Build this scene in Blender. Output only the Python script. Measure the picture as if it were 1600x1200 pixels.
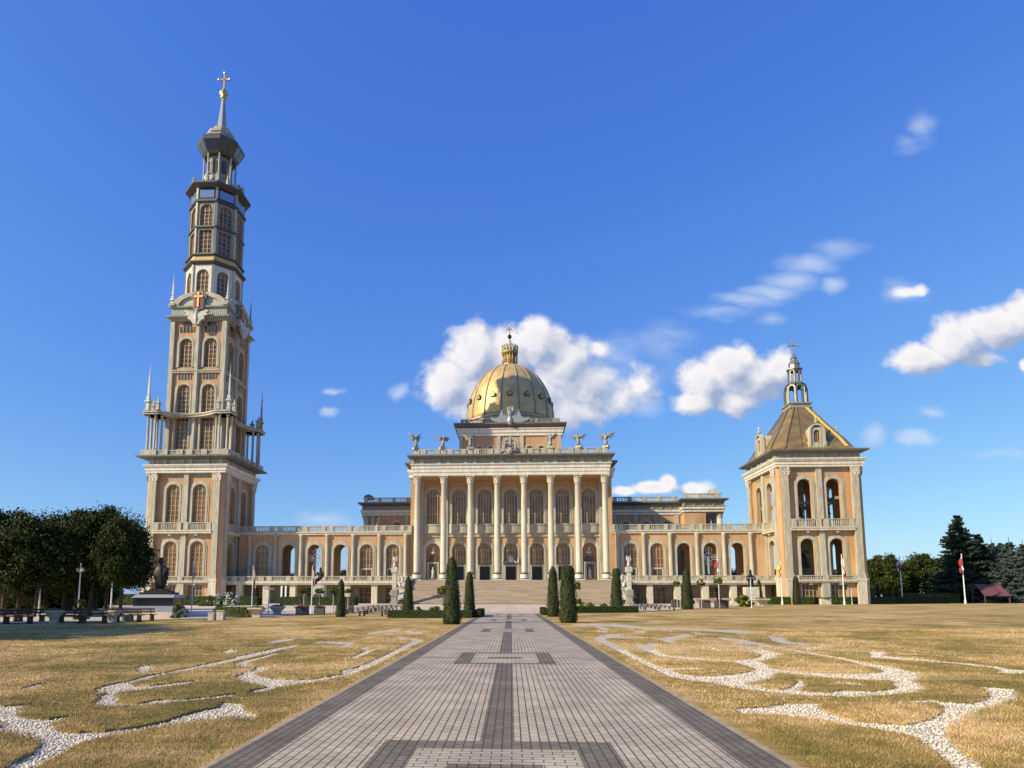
import bpy, math, random
import numpy as np
from mathutils import Matrix, Vector
R = math.radians
random.seed(7)
for o in list(bpy.data.objects): bpy.data.objects.remove(o)
scn = bpy.context.scene
col = scn.collection

# ------------------------------------------------------------------ camera
F, HY, VX, VPD, YAW, H = 1000.0, 933.0, 798.5, 8900.0, 2.8, 1.6
_r = VPD / F
TH = math.atan(2 / (_r + math.sqrt(_r * _r - 4)))
PS = R(YAW)
cD = (-math.sin(PS) * math.cos(TH), math.cos(PS) * math.cos(TH), math.sin(TH))
cR = (math.cos(PS), math.sin(PS), 0.0)
cU = (math.sin(PS) * math.sin(TH), -math.cos(PS) * math.sin(TH), math.cos(TH))
CX = VX - F * cR[1] / cD[1]
CY = HY + F * cU[1] / cD[1]
def ray(x, y):
    a = (x - CX) / F; b = (CY - y) / F
    return [cD[i] + a * cR[i] + b * cU[i] for i in range(3)]
def at(x, y, Y):
    v = ray(x, y); s = Y / v[1]
    return v[0] * s, H + v[2] * s
def gr(x, y, z=0.0):
    v = ray(x, y); s = (z - H) / v[2]
    return v[0] * s, v[1] * s
cam = bpy.data.cameras.new('camera'); camo = bpy.data.objects.new('camera', cam); col.objects.link(camo)
camo.location = (0, 0, H)
camo.rotation_euler = (math.pi / 2 + TH, 0, PS)
cam.sensor_width = 36; cam.lens = 36 * F / 1600
cam.shift_x = (800 - CX) / 1600; cam.shift_y = (CY - 600) / 1600
cam.clip_end = 6000; cam.clip_start = 0.1
scn.camera = camo
scn.render.resolution_x = 1024; scn.render.resolution_y = 768
scn.view_settings.view_transform = 'Standard'; scn.view_settings.look = 'None'
scn.view_settings.gamma = 1; scn.view_settings.exposure = 0.4

# ------------------------------------------------------------------ sun and sky
SUN_AZ, SUN_EL = 60.0, 29.0            # azimuth left of the facade normal, elevation
sd = Vector((-math.sin(R(SUN_AZ)) * math.cos(R(SUN_EL)), -math.cos(R(SUN_AZ)) * math.cos(R(SUN_EL)), math.sin(R(SUN_EL))))
sl = bpy.data.lights.new('sun', 'SUN'); slo = bpy.data.objects.new('sun', sl); col.objects.link(slo)
sl.energy = 4.9; sl.angle = R(0.5); sl.color = (1.0, 0.86, 0.62)
slo.rotation_euler = sd.to_track_quat('Z', 'Y').to_euler(); slo.location = (-60, -40, 80)

world = bpy.data.worlds.new('World'); scn.world = world; world.use_nodes = True
WT = world.node_tree; WT.nodes.clear()
def nn(T, t, **k):
    n = T.nodes.new(t)
    for a, b in k.items(): setattr(n, a, b)
    return n
def mth(T, op, a, b=None, c=None, clamp=False):
    n = T.nodes.new('ShaderNodeMath'); n.operation = op; n.use_clamp = clamp
    for i, v in enumerate((a, b, c)):
        if v is None: continue
        if isinstance(v, (int, float)): n.inputs[i].default_value = v
        else: T.links.new(v, n.inputs[i])
    return n.outputs[0]
def vmt(T, op, a, b=None):
    n = T.nodes.new('ShaderNodeVectorMath'); n.operation = op
    for i, v in enumerate((a, b)):
        if v is None: continue
        if isinstance(v, tuple): n.inputs[i].default_value = v
        else: T.links.new(v, n.inputs[i])
    return n.outputs['Value'] if op in ('LENGTH', 'DOT_PRODUCT') else n.outputs['Vector']
def smooth(T, v, a, b):
    n = T.nodes.new('ShaderNodeMapRange'); n.interpolation_type = 'SMOOTHSTEP'
    n.inputs['From Min'].default_value = a; n.inputs['From Max'].default_value = b
    T.links.new(v, n.inputs['Value']); return n.outputs['Result']
def mixc(T, f, a, b, bt='MIX'):
    n = T.nodes.new('ShaderNodeMix'); n.data_type = 'RGBA'; n.blend_type = bt
    for s, v in ((n.inputs['Factor'], f), (n.inputs[6], a), (n.inputs[7], b)):
        if isinstance(v, (int, float)): s.default_value = v
        elif isinstance(v, tuple): s.default_value = v if len(v) == 4 else v + (1,)
        else: T.links.new(v, s)
    return n.outputs[2]

# cumulus puffs: centre and radii measured in the photograph, turned into sky directions
def cd(x, y):
    v = ray(x, y); return v[0] / v[1], v[2] / v[1]
PUFF = [  # x, y, rx, ry, strength
 (700,600,52,52,1.0),(745,555,58,62,1.05),(790,560,60,66,1.0),(840,540,54,50,1.1),(880,570,58,62,1.0),(735,620,66,44,.9),
 (820,620,90,50,.9),(915,600,60,50,.85),(880,640,90,36,.62),(960,620,60,40,.50),(1000,605,36,40,.50),(935,545,26,16,.6),
 (1100,600,46,40,1.0),(1145,575,56,46,1.1),(1180,590,56,46,1.05),(1215,580,36,38,.95),(1090,628,44,24,.9),(1150,625,50,30,.8),
 (1440,562,56,28,1.0),(1500,535,56,48,1.1),(1560,512,60,42,1.1),(1620,490,60,42,1.1),(1530,560,40,20,.7),
 (1416,456,28,13,.62),(1436,452,14,14,.6),(1600,575,14,14,.7),
 (1020,762,44,14,.8),(1042,752,14,14,.8),(1088,766,34,16,.75),(975,768,26,10,.7)]
WISP = [(1300,388,60,24,.55),(1265,412,55,24,.7),(1235,438,60,22,.95),(1205,455,60,18,.9),(1165,470,70,15,.8),(1120,487,70,15,.6),(1440,200,24,36,.5),(1420,225,26,20,.4),(1570,710,60,10,.5),(1590,705,40,8,.5),
 (1050,520,46,24,.35),(1040,550,60,50,.4),(960,560,60,50,.45),(930,610,120,44,.8),(1010,630,40,30,.6),(1270,410,24,14,.4),(1302,444,26,20,1.0),(1208,496,30,14,.6),(1428,685,38,16,1.15),(1452,645,30,12,.9),(1362,682,22,26,.9),(522,612,22,9,1.0),(516,644,18,9,.9),(622,612,20,20,.9),(500,812,60,16,.8),(1416,456,44,24,.7)]
def blobs(T, p, L):
    acc = None
    for x, y, rx, ry, s in L:
        u, v = cd(x, y)
        q = vmt(T, 'SUBTRACT', p, (u, v, 0))
        q = vmt(T, 'MULTIPLY', q, (F / rx, F / ry, 0))
        l = vmt(T, 'LENGTH', q)
        d = mth(T, 'MULTIPLY_ADD', l, -s, s)
        acc = d if acc is None else mth(T, 'SMOOTH_MAX', acc, d, 0.12)
    return acc
def density_group():
    g = bpy.data.node_groups.new('cloud_density', 'ShaderNodeTree')
    g.interface.new_socket('P', in_out='INPUT', socket_type='NodeSocketVector')
    g.interface.new_socket('D', in_out='OUTPUT', socket_type='NodeSocketFloat')
    gi = g.nodes.new('NodeGroupInput'); go = g.nodes.new('NodeGroupOutput')
    p = gi.outputs[0]
    n1 = nn(g, 'ShaderNodeTexNoise'); n1.inputs['Scale'].default_value = 16; n1.inputs['Detail'].default_value = 3
    g.links.new(p, n1.inputs['Vector'])
    w = vmt(g, 'SUBTRACT', n1.outputs['Color'], (.5, .5, .5)); w = vmt(g, 'MULTIPLY', w, (.022, .022, 0))
    pw = vmt(g, 'ADD', p, w)
    b = blobs(g, pw, PUFF)
    n2 = nn(g, 'ShaderNodeTexNoise'); n2.inputs['Scale'].default_value = 26; n2.inputs['Detail'].default_value = 9; n2.inputs['Roughness'].default_value = .56
    g.links.new(pw, n2.inputs['Vector'])
    n3 = nn(g, 'ShaderNodeTexVoronoi'); n3.feature = 'SMOOTH_F1'; n3.inputs['Scale'].default_value = 44; n3.inputs['Smoothness'].default_value = .5
    g.links.new(pw, n3.inputs['Vector'])
    t = mth(g, 'MULTIPLY_ADD', n2.outputs['Fac'], .95, -.47)
    t = mth(g, 'MULTIPLY_ADD', n3.outputs['Distance'], -.12, t)
    g.links.new(mth(g, 'ADD', b, t), go.inputs[0])
    return g
tc = nn(WT, 'ShaderNodeTexCoord')
sep = nn(WT, 'ShaderNodeSeparateXYZ'); WT.links.new(tc.outputs['Generated'], sep.inputs[0])
yy = mth(WT, 'MAXIMUM', sep.outputs['Y'], .02)
cmb = nn(WT, 'ShaderNodeCombineXYZ')
WT.links.new(mth(WT, 'DIVIDE', sep.outputs['X'], yy), cmb.inputs[0]); WT.links.new(mth(WT, 'DIVIDE', sep.outputs['Z'], yy), cmb.inputs[1])
P0 = cmb.outputs[0]
G = density_group()
def dens(p):
    n = nn(WT, 'ShaderNodeGroup'); n.node_tree = G; WT.links.new(p, n.inputs[0]); return n.outputs[0]
D0 = dens(P0)
D1 = dens(vmt(WT, 'ADD', P0, (-.018, .020, 0)))
front = smooth(WT, sep.outputs['Y'], .1, .3)
alpha = mth(WT, 'MULTIPLY', smooth(WT, D0, -.13, .36), front)
lit = mth(WT, 'MULTIPLY_ADD', mth(WT, 'SUBTRACT', D0, D1), 1.35, .52, clamp=True)
thick = smooth(WT, D0, .25, 1.0)
lit = mth(WT, 'SUBTRACT', lit, mth(WT, 'MULTIPLY', thick, .22), clamp=True)
ccol = mixc(WT, lit, (1.75, 2.2, 3.2), (4.9, 4.75, 4.8))
nq = nn(WT, 'ShaderNodeTexNoise'); nq.inputs['Scale'].default_value = 22; nq.inputs['Detail'].default_value = 5; WT.links.new(P0, nq.inputs['Vector'])
wb = blobs(WT, vmt(WT, 'ADD', P0, vmt(WT, 'MULTIPLY', vmt(WT, 'SUBTRACT', nq.outputs['Color'], (.5, .5, .5)), (.028, .028, 0))), WISP)
nw = nn(WT, 'ShaderNodeTexNoise'); nw.inputs['Scale'].default_value = 9; nw.inputs['Detail'].default_value = 7
mp = nn(WT, 'ShaderNodeMapping'); mp.inputs['Rotation'].default_value = (0, 0, R(-28)); mp.inputs['Scale'].default_value = (1, 3.2, 1)
nwp = nn(WT, 'ShaderNodeTexNoise'); nwp.inputs['Scale'].default_value = 30; WT.links.new(P0, nwp.inputs['Vector'])
WT.links.new(P0, mp.inputs[0]); WT.links.new(mp.outputs[0], nw.inputs['Vector'])
wa = smooth(WT, mth(WT, 'ADD', wb, mth(WT, 'MULTIPLY_ADD', nw.outputs['Fac'], 1.0, -.40)), 0.0, 1.0)
wa = mth(WT, 'MULTIPLY', mth(WT, 'MULTIPLY', wa, .62), front)
sky = nn(WT, 'ShaderNodeTexSky'); sky.sky_type = 'NISHITA'; sky.sun_disc = False
sky.sun_elevation = R(SUN_EL); sky.sun_rotation = math.atan2(sd.x, sd.y)
sky.air_density = 1.0; sky.dust_density = 0.6; sky.ozone_density = 2.2; sky.altitude = 0
# grade the clear sky towards the deep even blue of the photograph (per channel gain and contrast)
sx_ = nn(WT, 'ShaderNodeSeparateColor'); WT.links.new(sky.outputs[0], sx_.inputs[0])
GAIN = 0.15 * 2 ** 0.4
cc_ = nn(WT, 'ShaderNodeCombineColor')
for i_, (kk, pp_) in enumerate(((.90, 1.02), (1.05, .83), (1.09, .32))):
    WT.links.new(mth(WT, 'MULTIPLY', mth(WT, 'POWER', mth(WT, 'MULTIPLY', sx_.outputs[i_], .1), pp_), kk / GAIN), cc_.inputs[i_])
c1 = mixc(WT, wa, cc_.outputs[0], (3.4, 3.9, 4.7))
c2 = mixc(WT, alpha, c1, ccol)
bg = nn(WT, 'ShaderNodeBackground'); bg.inputs['Strength'].default_value = 0.15
WT.links.new(c2, bg.inputs['Color'])
wo = nn(WT, 'ShaderNodeOutputWorld'); WT.links.new(bg.outputs[0], wo.inputs[0])
world.cycles.sampling_method = 'MANUAL'; world.cycles.sample_map_resolution = 512

# ------------------------------------------------------------------ materials
def pmat(name, c, rough=.8, metal=0.0, c2=None, scale=1.0, detail=5, lo=.35, hi=.65, bump=0.0, bscale=None, stretch=None, c3=None, s3=.2, spec=None, streak=0.0):
    m = bpy.data.materials.new(name); m.use_nodes = True; T = m.node_tree
    b = T.nodes['Principled BSDF']; b.inputs['Roughness'].default_value = rough; b.inputs['Metallic'].default_value = metal
    if spec is not None: b.inputs['Specular IOR Level'].default_value = spec
    b.inputs['Base Color'].default_value = c + (1,)
    if c2 or bump:
        geo = nn(T, 'ShaderNodeNewGeometry'); src = geo.outputs['Position']
        if stretch: src = vmt(T, 'MULTIPLY', src, stretch)
    if c2:
        n = nn(T, 'ShaderNodeTexNoise'); n.inputs['Scale'].default_value = scale; n.inputs['Detail'].default_value = detail; n.inputs['Roughness'].default_value = .62
        T.links.new(src, n.inputs['Vector'])
        cc = mixc(T, smooth(T, n.outputs['Fac'], lo, hi), c, c2)
        if c3:
            n2 = nn(T, 'ShaderNodeTexNoise'); n2.inputs['Scale'].default_value = s3; n2.inputs['Detail'].default_value = 4
            T.links.new(geo.outputs['Position'], n2.inputs['Vector'])
            cc = mixc(T, smooth(T, n2.outputs['Fac'], .45, .72), cc, c3)
        if streak:
            ns = nn(T, 'ShaderNodeTexNoise'); ns.inputs['Scale'].default_value = 1; ns.inputs['Detail'].default_value = 5; ns.inputs['Roughness'].default_value = .7
            T.links.new(vmt(T, 'MULTIPLY', geo.outputs['Position'], (1.7, 1.7, .10)), ns.inputs['Vector'])
            nf_ = nn(T, 'ShaderNodeTexNoise'); nf_.inputs['Scale'].default_value = 5; nf_.inputs['Detail'].default_value = 3; T.links.new(geo.outputs['Position'], nf_.inputs['Vector'])
            f_ = mth(T, 'MULTIPLY', smooth(T, ns.outputs['Fac'], .46, .74), streak); f_ = mth(T, 'ADD', f_, mth(T, 'MULTIPLY', smooth(T, nf_.outputs['Fac'], .5, .75), streak * .4), clamp=True)
            cc = mixc(T, f_, cc, tuple(q * .42 for q in c))
        T.links.new(cc, b.inputs['Base Color'])
    if bump:
        n = nn(T, 'ShaderNodeTexNoise'); n.inputs['Scale'].default_value = bscale or scale * 4; n.inputs['Detail'].default_value = 4
        T.links.new(src, n.inputs['Vector'])
        bp = nn(T, 'ShaderNodeBump'); bp.inputs['Strength'].default_value = 1; bp.inputs['Distance'].default_value = bump
        T.links.new(n.outputs['Fac'], bp.inputs['Height']); T.links.new(bp.outputs[0], b.inputs['Normal'])
    return m
M = {}
M['brick'] = pmat('orange_brick', (.52, .31, .155), .85, c2=(.42, .24, .12), scale=1.6, stretch=(1, 1, 3), bump=.02, bscale=6, c3=(.56, .36, .19), s3=.12, streak=.45)
M['stone'] = pmat('pale_stone', (.49, .445, .33), .75, c2=(.35, .325, .245), scale=.9, stretch=(1.6, 1.6, .35), bump=.02, bscale=3, streak=.6)
M['cream'] = pmat('cream_stone', (.63, .57, .43), .7, c2=(.49, .44, .335), scale=.8, stretch=(1.5, 1.5, .3), bump=.01, bscale=3, streak=.4)
M['white'] = pmat('white_plaster', (.70, .66, .54), .6, c2=(.56, .525, .43), scale=1.1, stretch=(1, 1, .4), streak=.45)
M['grey'] = pmat('grey_stone', (.29, .275, .215), .8, c2=(.21, .20, .16), scale=1.0, stretch=(1, 1, .5))
M['greenpanel'] = pmat('grey_green_metal', (.40, .42, .33), .6, c2=(.33, .35, .28), scale=1.5)
M['dark'] = pmat('dark_grey_metal', (.085, .08, .07), .5, metal=.4)
M['slab'] = pmat('dark_roof_edge', (.16, .15, .13), .7, c2=(.12, .115, .10), scale=.8)
M['glass'] = pmat('bronze_window_glass', (.11, .055, .025), .22, metal=.1, c2=(.24, .12, .045), scale=.55, lo=.4, hi=.62, stretch=(1, 1, .8), spec=.7)  # orange blotches in the colour imitate reflections in the panes
M['darkglass'] = pmat('dark_tower_glass', (.06, .04, .025), .2, metal=.1, c2=(.17, .10, .05), scale=.5, lo=.42, hi=.66, spec=.7)
M['frame'] = pmat('golden_brown_frame', (.50, .33, .15), .45, metal=.2)
M['black'] = pmat('dark_doorway', (.012, .010, .009), .5)
M['gold'] = pmat('gold_leaf', (.60, .40, .13), .42, metal=.7)
M['oldgold'] = pmat('dull_gold', (.40, .27, .10), .5, metal=.5)
M['silver'] = pmat('silver_metal', (.5, .5, .48), .4, metal=.6, c2=(.5, .5, .5), scale=.7)
M['steel'] = pmat('pale_steel', (.36, .36, .33), .45, metal=.5)
M['bronze'] = pmat('dark_bronze', (.022, .019, .016), .55, metal=.4)
M['granite'] = pmat('polished_granite', (.05, .05, .055), .12, c2=(.09, .09, .10), scale=20)
M['statue'] = pmat('weathered_statue_stone', (.34, .31, .26), .7, c2=(.17, .155, .13), scale=1.4, lo=.4, hi=.6)
M['marble'] = pmat('white_marble', (.56, .52, .43), .6, c2=(.40, .37, .31), scale=1.5)
M['steps'] = pmat('brown_granite_steps', (.40, .31, .225), .75, c2=(.29, .22, .16), scale=.5, stretch=(.35, 2, 5), bump=.01)
M['maroon'] = pmat('maroon_panel', (.10, .035, .03), .5)
M['plazap'] = pmat('pink_paving', (.60, .47, .34), .85, c2=(.50, .40, .29), scale=.5, c3=(.68, .56, .43), s3=.08)
M['asphalt'] = pmat('grey_paving', (.30, .29, .28), .85, c2=(.24, .235, .23), scale=.6)
M['hedge'] = pmat('hedge_leaves', (.060, .105, .018), .6, c2=(.035, .065, .012), scale=3, spec=.12)
M['hedgey'] = pmat('yellow_green_leaves', (.22, .23, .03), .6, c2=(.12, .15, .02), scale=3, spec=.12)
M['thuja'] = pmat('thuja_leaves', (.022, .031, .004), .7, c2=(.060, .066, .009), scale=2.2, lo=.4, hi=.6, spec=.12)
M['thujadry'] = pmat('thuja_core', (.016, .020, .005), .8)
M['leafd'] = pmat('dark_maple_leaves', (.017, .025, .0045), .65, c2=(.042, .055, .009), scale=1.2, spec=.12)
M['leafm'] = pmat('green_leaves', (.050, .062, .011), .65, c2=(.08, .09, .016), scale=.6, spec=.12)
M['spruce'] = pmat('spruce_needles', (.030, .052, .030), .7, c2=(.060, .082, .052), scale=.5, spec=.12)
M['spruceb'] = pmat('blue_spruce_needles', (.060, .085, .080), .7, c2=(.10, .125, .115), scale=.5, spec=.12)
M['bark'] = pmat('bark', (.075, .055, .04), .9, c2=(.045, .035, .028), scale=5)
M['red'] = pmat('red_petals', (.38, .05, .04), .6, c2=(.55, .16, .10), scale=9)
M['orangef'] = pmat('orange_petals', (.55, .20, .06), .6, c2=(.30, .12, .05), scale=9)
M['whitef'] = pmat('white_petals', (.75, .74, .68), .6)
M['planter'] = pmat('pale_concrete', (.50, .455, .38), .8, c2=(.38, .345, .29), scale=4)
M['woodd'] = pmat('dark_bench_wood', (.028, .020, .016), .65, c2=(.045, .032, .025), scale=3)
M['box'] = pmat('dark_planter_box', (.07, .065, .06), .7)
M['pole'] = pmat('white_painted_pole', (.70, .70, .68), .4)
M['fred'] = pmat('red_flag_cloth', (.40, .025, .03), .8)
M['fwhite'] = pmat('white_flag_cloth', (.75, .74, .72), .8)
M['fyel'] = pmat('yellow_flag_cloth', (.75, .50, .06), .8)
M['fblue'] = pmat('blue_flag_cloth', (.05, .08, .25), .8)
M['roofred'] = pmat('maroon_shelter_roof', (.12, .045, .04), .7, c2=(.17, .065, .06), scale=.6)
M['screen'] = pmat('black_vehicle_glass', (.01, .011, .013), .12)

# dome: gilded sheets laid in courses
def dome_mat():
    m = bpy.data.materials.new('gilded_dome_sheet'); m.use_nodes = True; T = m.node_tree; b = T.nodes['Principled BSDF']
    b.inputs['Metallic'].default_value = .40; b.inputs['Roughness'].default_value = .5
    tcn = nn(T, 'ShaderNodeTexCoord'); s = nn(T, 'ShaderNodeSeparateXYZ'); T.links.new(tcn.outputs['Object'], s.inputs[0])
    ang = mth(T, 'ARCTAN2', s.outputs['Y'], s.outputs['X'])
    cb = nn(T, 'ShaderNodeCombineXYZ'); T.links.new(mth(T, 'MULTIPLY', ang, 14), cb.inputs[0]); T.links.new(s.outputs['Z'], cb.inputs[1])
    br = nn(T, 'ShaderNodeTexBrick'); T.links.new(cb.outputs[0], br.inputs['Vector'])
    br.inputs['Scale'].default_value = 1; br.inputs['Brick Width'].default_value = 1.35; br.inputs['Row Height'].default_value = 1.05; br.inputs['Mortar Size'].default_value = .05
    br.inputs['Color1'].default_value = (.66, .43, .155, 1); br.inputs['Color2'].default_value = (.55, .37, .145, 1); br.inputs['Mortar'].default_value = (.34, .22, .09, 1)
    n = nn(T, 'ShaderNodeTexNoise'); n.inputs['Scale'].default_value = .35; n.inputs['Detail'].default_value = 6; T.links.new(tcn.outputs['Object'], n.inputs['Vector'])
    T.links.new(mixc(T, smooth(T, n.outputs['Fac'], .4, .7), br.outputs['Color'], (.66, .45, .20)), b.inputs['Base Color'])
    T.links.new(mth(T, 'MULTIPLY_ADD', n.outputs['Fac'], .3, .36), b.inputs['Roughness'])
    return m
M['dome'] = dome_mat()
def roof_mat():
    m = bpy.data.materials.new('bronze_standing_seam_roof'); m.use_nodes = True; T = m.node_tree; b = T.nodes['Principled BSDF']
    b.inputs['Metallic'].default_value = .55; b.inputs['Roughness'].default_value = .36
    geo = nn(T, 'ShaderNodeNewGeometry'); s = nn(T, 'ShaderNodeSeparateXYZ'); T.links.new(geo.outputs['Position'], s.inputs[0])
    w = mth(T, 'SINE', mth(T, 'MULTIPLY', s.outputs['Z'], 9.0))
    n = nn(T, 'ShaderNodeTexNoise'); n.inputs['Scale'].default_value = .5; n.inputs['Detail'].default_value = 6; T.links.new(geo.outputs['Position'], n.inputs['Vector'])
    c = mixc(T, smooth(T, n.outputs['Fac'], .35, .65), (.46, .31, .10), (.30, .20, .075))
    c = mixc(T, smooth(T, w, .8, 1.0), c, (.20, .14, .06))
    T.links.new(c, b.inputs['Base Color'])
    return m
M['roof'] = roof_mat()

# ------------------------------------------------------------------ mesh builder
class MB:
    def __init__(s): s.v = []; s.f = []; s.m = []; s.T = None
    def add(s, vs, fs, mi=0):
        b = len(s.v)
        if s.T is not None: vs = [tuple(s.T @ Vector(q)) for q in vs]
        s.v += [tuple(q) for q in vs]; s.f += [tuple(b + i for i in f) for f in fs]; s.m += [mi] * len(fs)
    def box(s, x0, x1, y0, y1, z0, z1, mi=0):
        s.add([(x0,y0,z0),(x1,y0,z0),(x1,y1,z0),(x0,y1,z0),(x0,y0,z1),(x1,y0,z1),(x1,y1,z1),(x0,y1,z1)],
              [(0,3,2,1),(4,5,6,7),(0,1,5,4),(1,2,6,5),(2,3,7,6),(3,0,4,7)], mi)
    def tube(s, p0, p1, r0, r1=None, n=8, mi=0, cap=True):
        s.path([p0, p1], [r0, r0 if r1 is None else r1], n, mi, cap)
    def path(s, P, rr, n=8, mi=0, cap=True):
        P = [Vector(p) for p in P]; vs = []; k = len(P)
        for i, p in enumerate(P):
            t = (P[min(i + 1, k - 1)] - P[max(i - 1, 0)]).normalized()
            a = Vector((0, 0, 1)) if abs(t.z) < .9 else Vector((1, 0, 0))
            u = t.cross(a).normalized(); w = t.cross(u).normalized()
            for j in range(n):
                q = 2 * math.pi * j / n; vs.append(p + (u * math.cos(q) + w * math.sin(q)) * rr[i])
        fs = [(i*n+j, i*n+(j+1)%n, (i+1)*n+(j+1)%n, (i+1)*n+j) for i in range(k-1) for j in range(n)]
        if cap: fs += [tuple(range(n))[::-1], tuple(range((k-1)*n, k*n))]
        s.add(vs, fs, mi)
    def lathe(s, prof, n=16, c=(0,0), ph=0.0, sx=1, sy=1, mi=0, cap=True):
        vs = []
        for r, z in prof:
            for j in range(n):
                q = ph + 2 * math.pi * j / n; vs.append((c[0] + r*sx*math.cos(q), c[1] + r*sy*math.sin(q), z))
        k = len(prof)
        fs = [(i*n+j, i*n+(j+1)%n, (i+1)*n+(j+1)%n, (i+1)*n+j) for i in range(k-1) for j in range(n)]
        if cap: fs += [tuple(range(n))[::-1], tuple(range((k-1)*n, k*n))]
        s.add(vs, fs, mi)
    def rect(s, x0, x1, y0, y1, prof, mi=0, cap=True):       # moulding profile run round a rectangle
        vs = []
        for o, z in prof: vs += [(x0-o,y0-o,z),(x1+o,y0-o,z),(x1+o,y1+o,z),(x0-o,y1+o,z)]
        k = len(prof)
        fs = [(i*4+j, i*4+(j+1)%4, (i+1)*4+(j+1)%4, (i+1)*4+j) for i in range(k-1) for j in range(4)]
        if cap: fs += [(3,2,1,0), tuple(range((k-1)*4, k*4))]
        s.add(vs, fs, mi)
    def extr(s, poly, y0, y1, mi=0):                          # (x,z) outline given real thickness along y
        n = len(poly)
        vs = [(x, y0, z) for x, z in poly] + [(x, y1, z) for x, z in poly]
        s.add(vs, [tuple(range(n)), tuple(range(n, 2*n))[::-1]] + [(i, n+i, n+(i+1)%n, (i+1)%n) for i in range(n)], mi)
    def mesh(s, name, mats, sm=False):
        me = bpy.data.meshes.new(name); me.from_pydata(s.v, [], s.f)
        if not isinstance(mats, (list, tuple)): mats = [mats]
        for m in mats: me.materials.append(m)
        if len(mats) > 1: me.polygons.foreach_set('material_index', s.m)
        if sm: me.polygons.foreach_set('use_smooth', [True] * len(s.f))
        me.update(); return me
    def build(s, name, mats, parent=None, loc=(0,0,0), rz=0, sm=False):
        return put(name, s.mesh(name, mats, sm), parent, loc, rz)
def put(name, me, parent=None, loc=(0,0,0), rz=0, sc=None):
    o = bpy.data.objects.new(name, me); col.objects.link(o); o.location = loc; o.rotation_euler = (0, 0, rz)
    if parent is not None: o.parent = parent
    if sc: o.scale = sc if isinstance(sc, tuple) else (sc,)*3
    return o
def tag(o, label, cat, group=None, kind=None):
    if label: o['label'] = label
    if cat: o['category'] = cat
    if group: o['group'] = group
    if kind: o['kind'] = kind
    return o
def thing(name, label, cat, loc=(0,0,0), rz=0, group=None):
    o = bpy.data.objects.new(name, None); col.objects.link(o); o.location = loc; o.rotation_euler = (0,0,rz); o.empty_display_size = .5
    return tag(o, label, cat, group)
KIDS = {}
def copy_tree(o, parent=None):
    c = o.copy(); col.objects.link(c)
    if parent is not None: c.parent = parent
    for ch in list(o.children): copy_tree(ch, c)
    return c
def again(o, loc, rz=0, label=None, sc=None):
    c = copy_tree(o); c.location = loc; c.rotation_euler = (0, 0, rz)
    if label: c['label'] = label
    if sc: c.scale = sc if isinstance(sc, tuple) else (sc,)*3
    return c
def struct(o): o['kind'] = 'structure'; return o
def rotk(k): return Matrix.Rotation(k * math.pi / 2, 4, 'Z')

# ------------------------------------------------------------------ architecture pieces
NA = 14
def arcpts(xc, r, zs, n=NA, rz=None):
    rz = rz or r
    return [(xc - r * math.cos(math.pi * i / n), zs + rz * math.sin(math.pi * i / n)) for i in range(n + 1)]
def arch_wall(mb, x0, x1, z0, z1, ops, y, th, mi=0, back=False, rmi=None):
    """wall in the plane y with arched or square openings (xc,w,zb,ztop,arched) and real reveals"""
    rmi = mi if rmi is None else rmi
    cur = x0
    def q(a, b, c, d):
        if b - a > 1e-4 and d - c > 1e-4:
            mb.add([(a,y,c),(b,y,c),(b,y,d),(a,y,d)], [(0,1,2,3)], mi)
            mb.add([(a,y+th,c),(b,y+th,c),(b,y+th,d),(a,y+th,d)], [(3,2,1,0)], mi)
    for xc, w, zb, zt, ar in sorted(ops):
        a, b = xc - w/2, xc + w/2
        q(cur, a, z0, z1); q(a, b, z0, zb)
        if ar:
            zs = zt - w/2; pts = arcpts(xc, w/2, zs)
            for (xa, za), (xb, zb2) in zip(pts, pts[1:]):
                for yy_, fl in ((y, 1), (y + th, 0)):
                    f = (0,1,2,3) if fl else (3,2,1,0)
                    mb.add([(xa,yy_,za),(xb,yy_,zb2),(xb,yy_,z1),(xa,yy_,z1)], [f], mi)
                mb.add([(xa,y,za),(xb,y,zb2),(xb,y+th,zb2),(xa,y+th,za)], [(0,1,2,3)], rmi)
        else:
            zs = zt; q(a, b, zt, z1)
            mb.add([(a,y,zt),(b,y,zt),(b,y+th,zt),(a,y+th,zt)], [(0,1,2,3)], rmi)
        mb.add([(a,y,zb),(a,y,zs),(a,y+th,zs),(a,y+th,zb)], [(0,1,2,3)], rmi)
        mb.add([(b,y,zb),(b,y,zs),(b,y+th,zs),(b,y+th,zb)], [(3,2,1,0)], rmi)
        mb.add([(a,y,zb),(b,y,zb),(b,y+th,zb),(a,y+th,zb)], [(3,2,1,0)], rmi)
        cur = b
    q(cur, x1, z0, z1)
    mb.add([(x0,y,z1),(x1,y,z1),(x1,y+th,z1),(x0,y+th,z1)], [(0,1,2,3)], mi)
    mb.add([(x0,y,z0),(x0,y,z1),(x0,y+th,z1),(x0,y+th,z0)], [(3,2,1,0)], mi); mb.add([(x1,y,z0),(x1,y,z1),(x1,y+th,z1),(x1,y+th,z0)], [(0,1,2,3)], mi)
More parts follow.
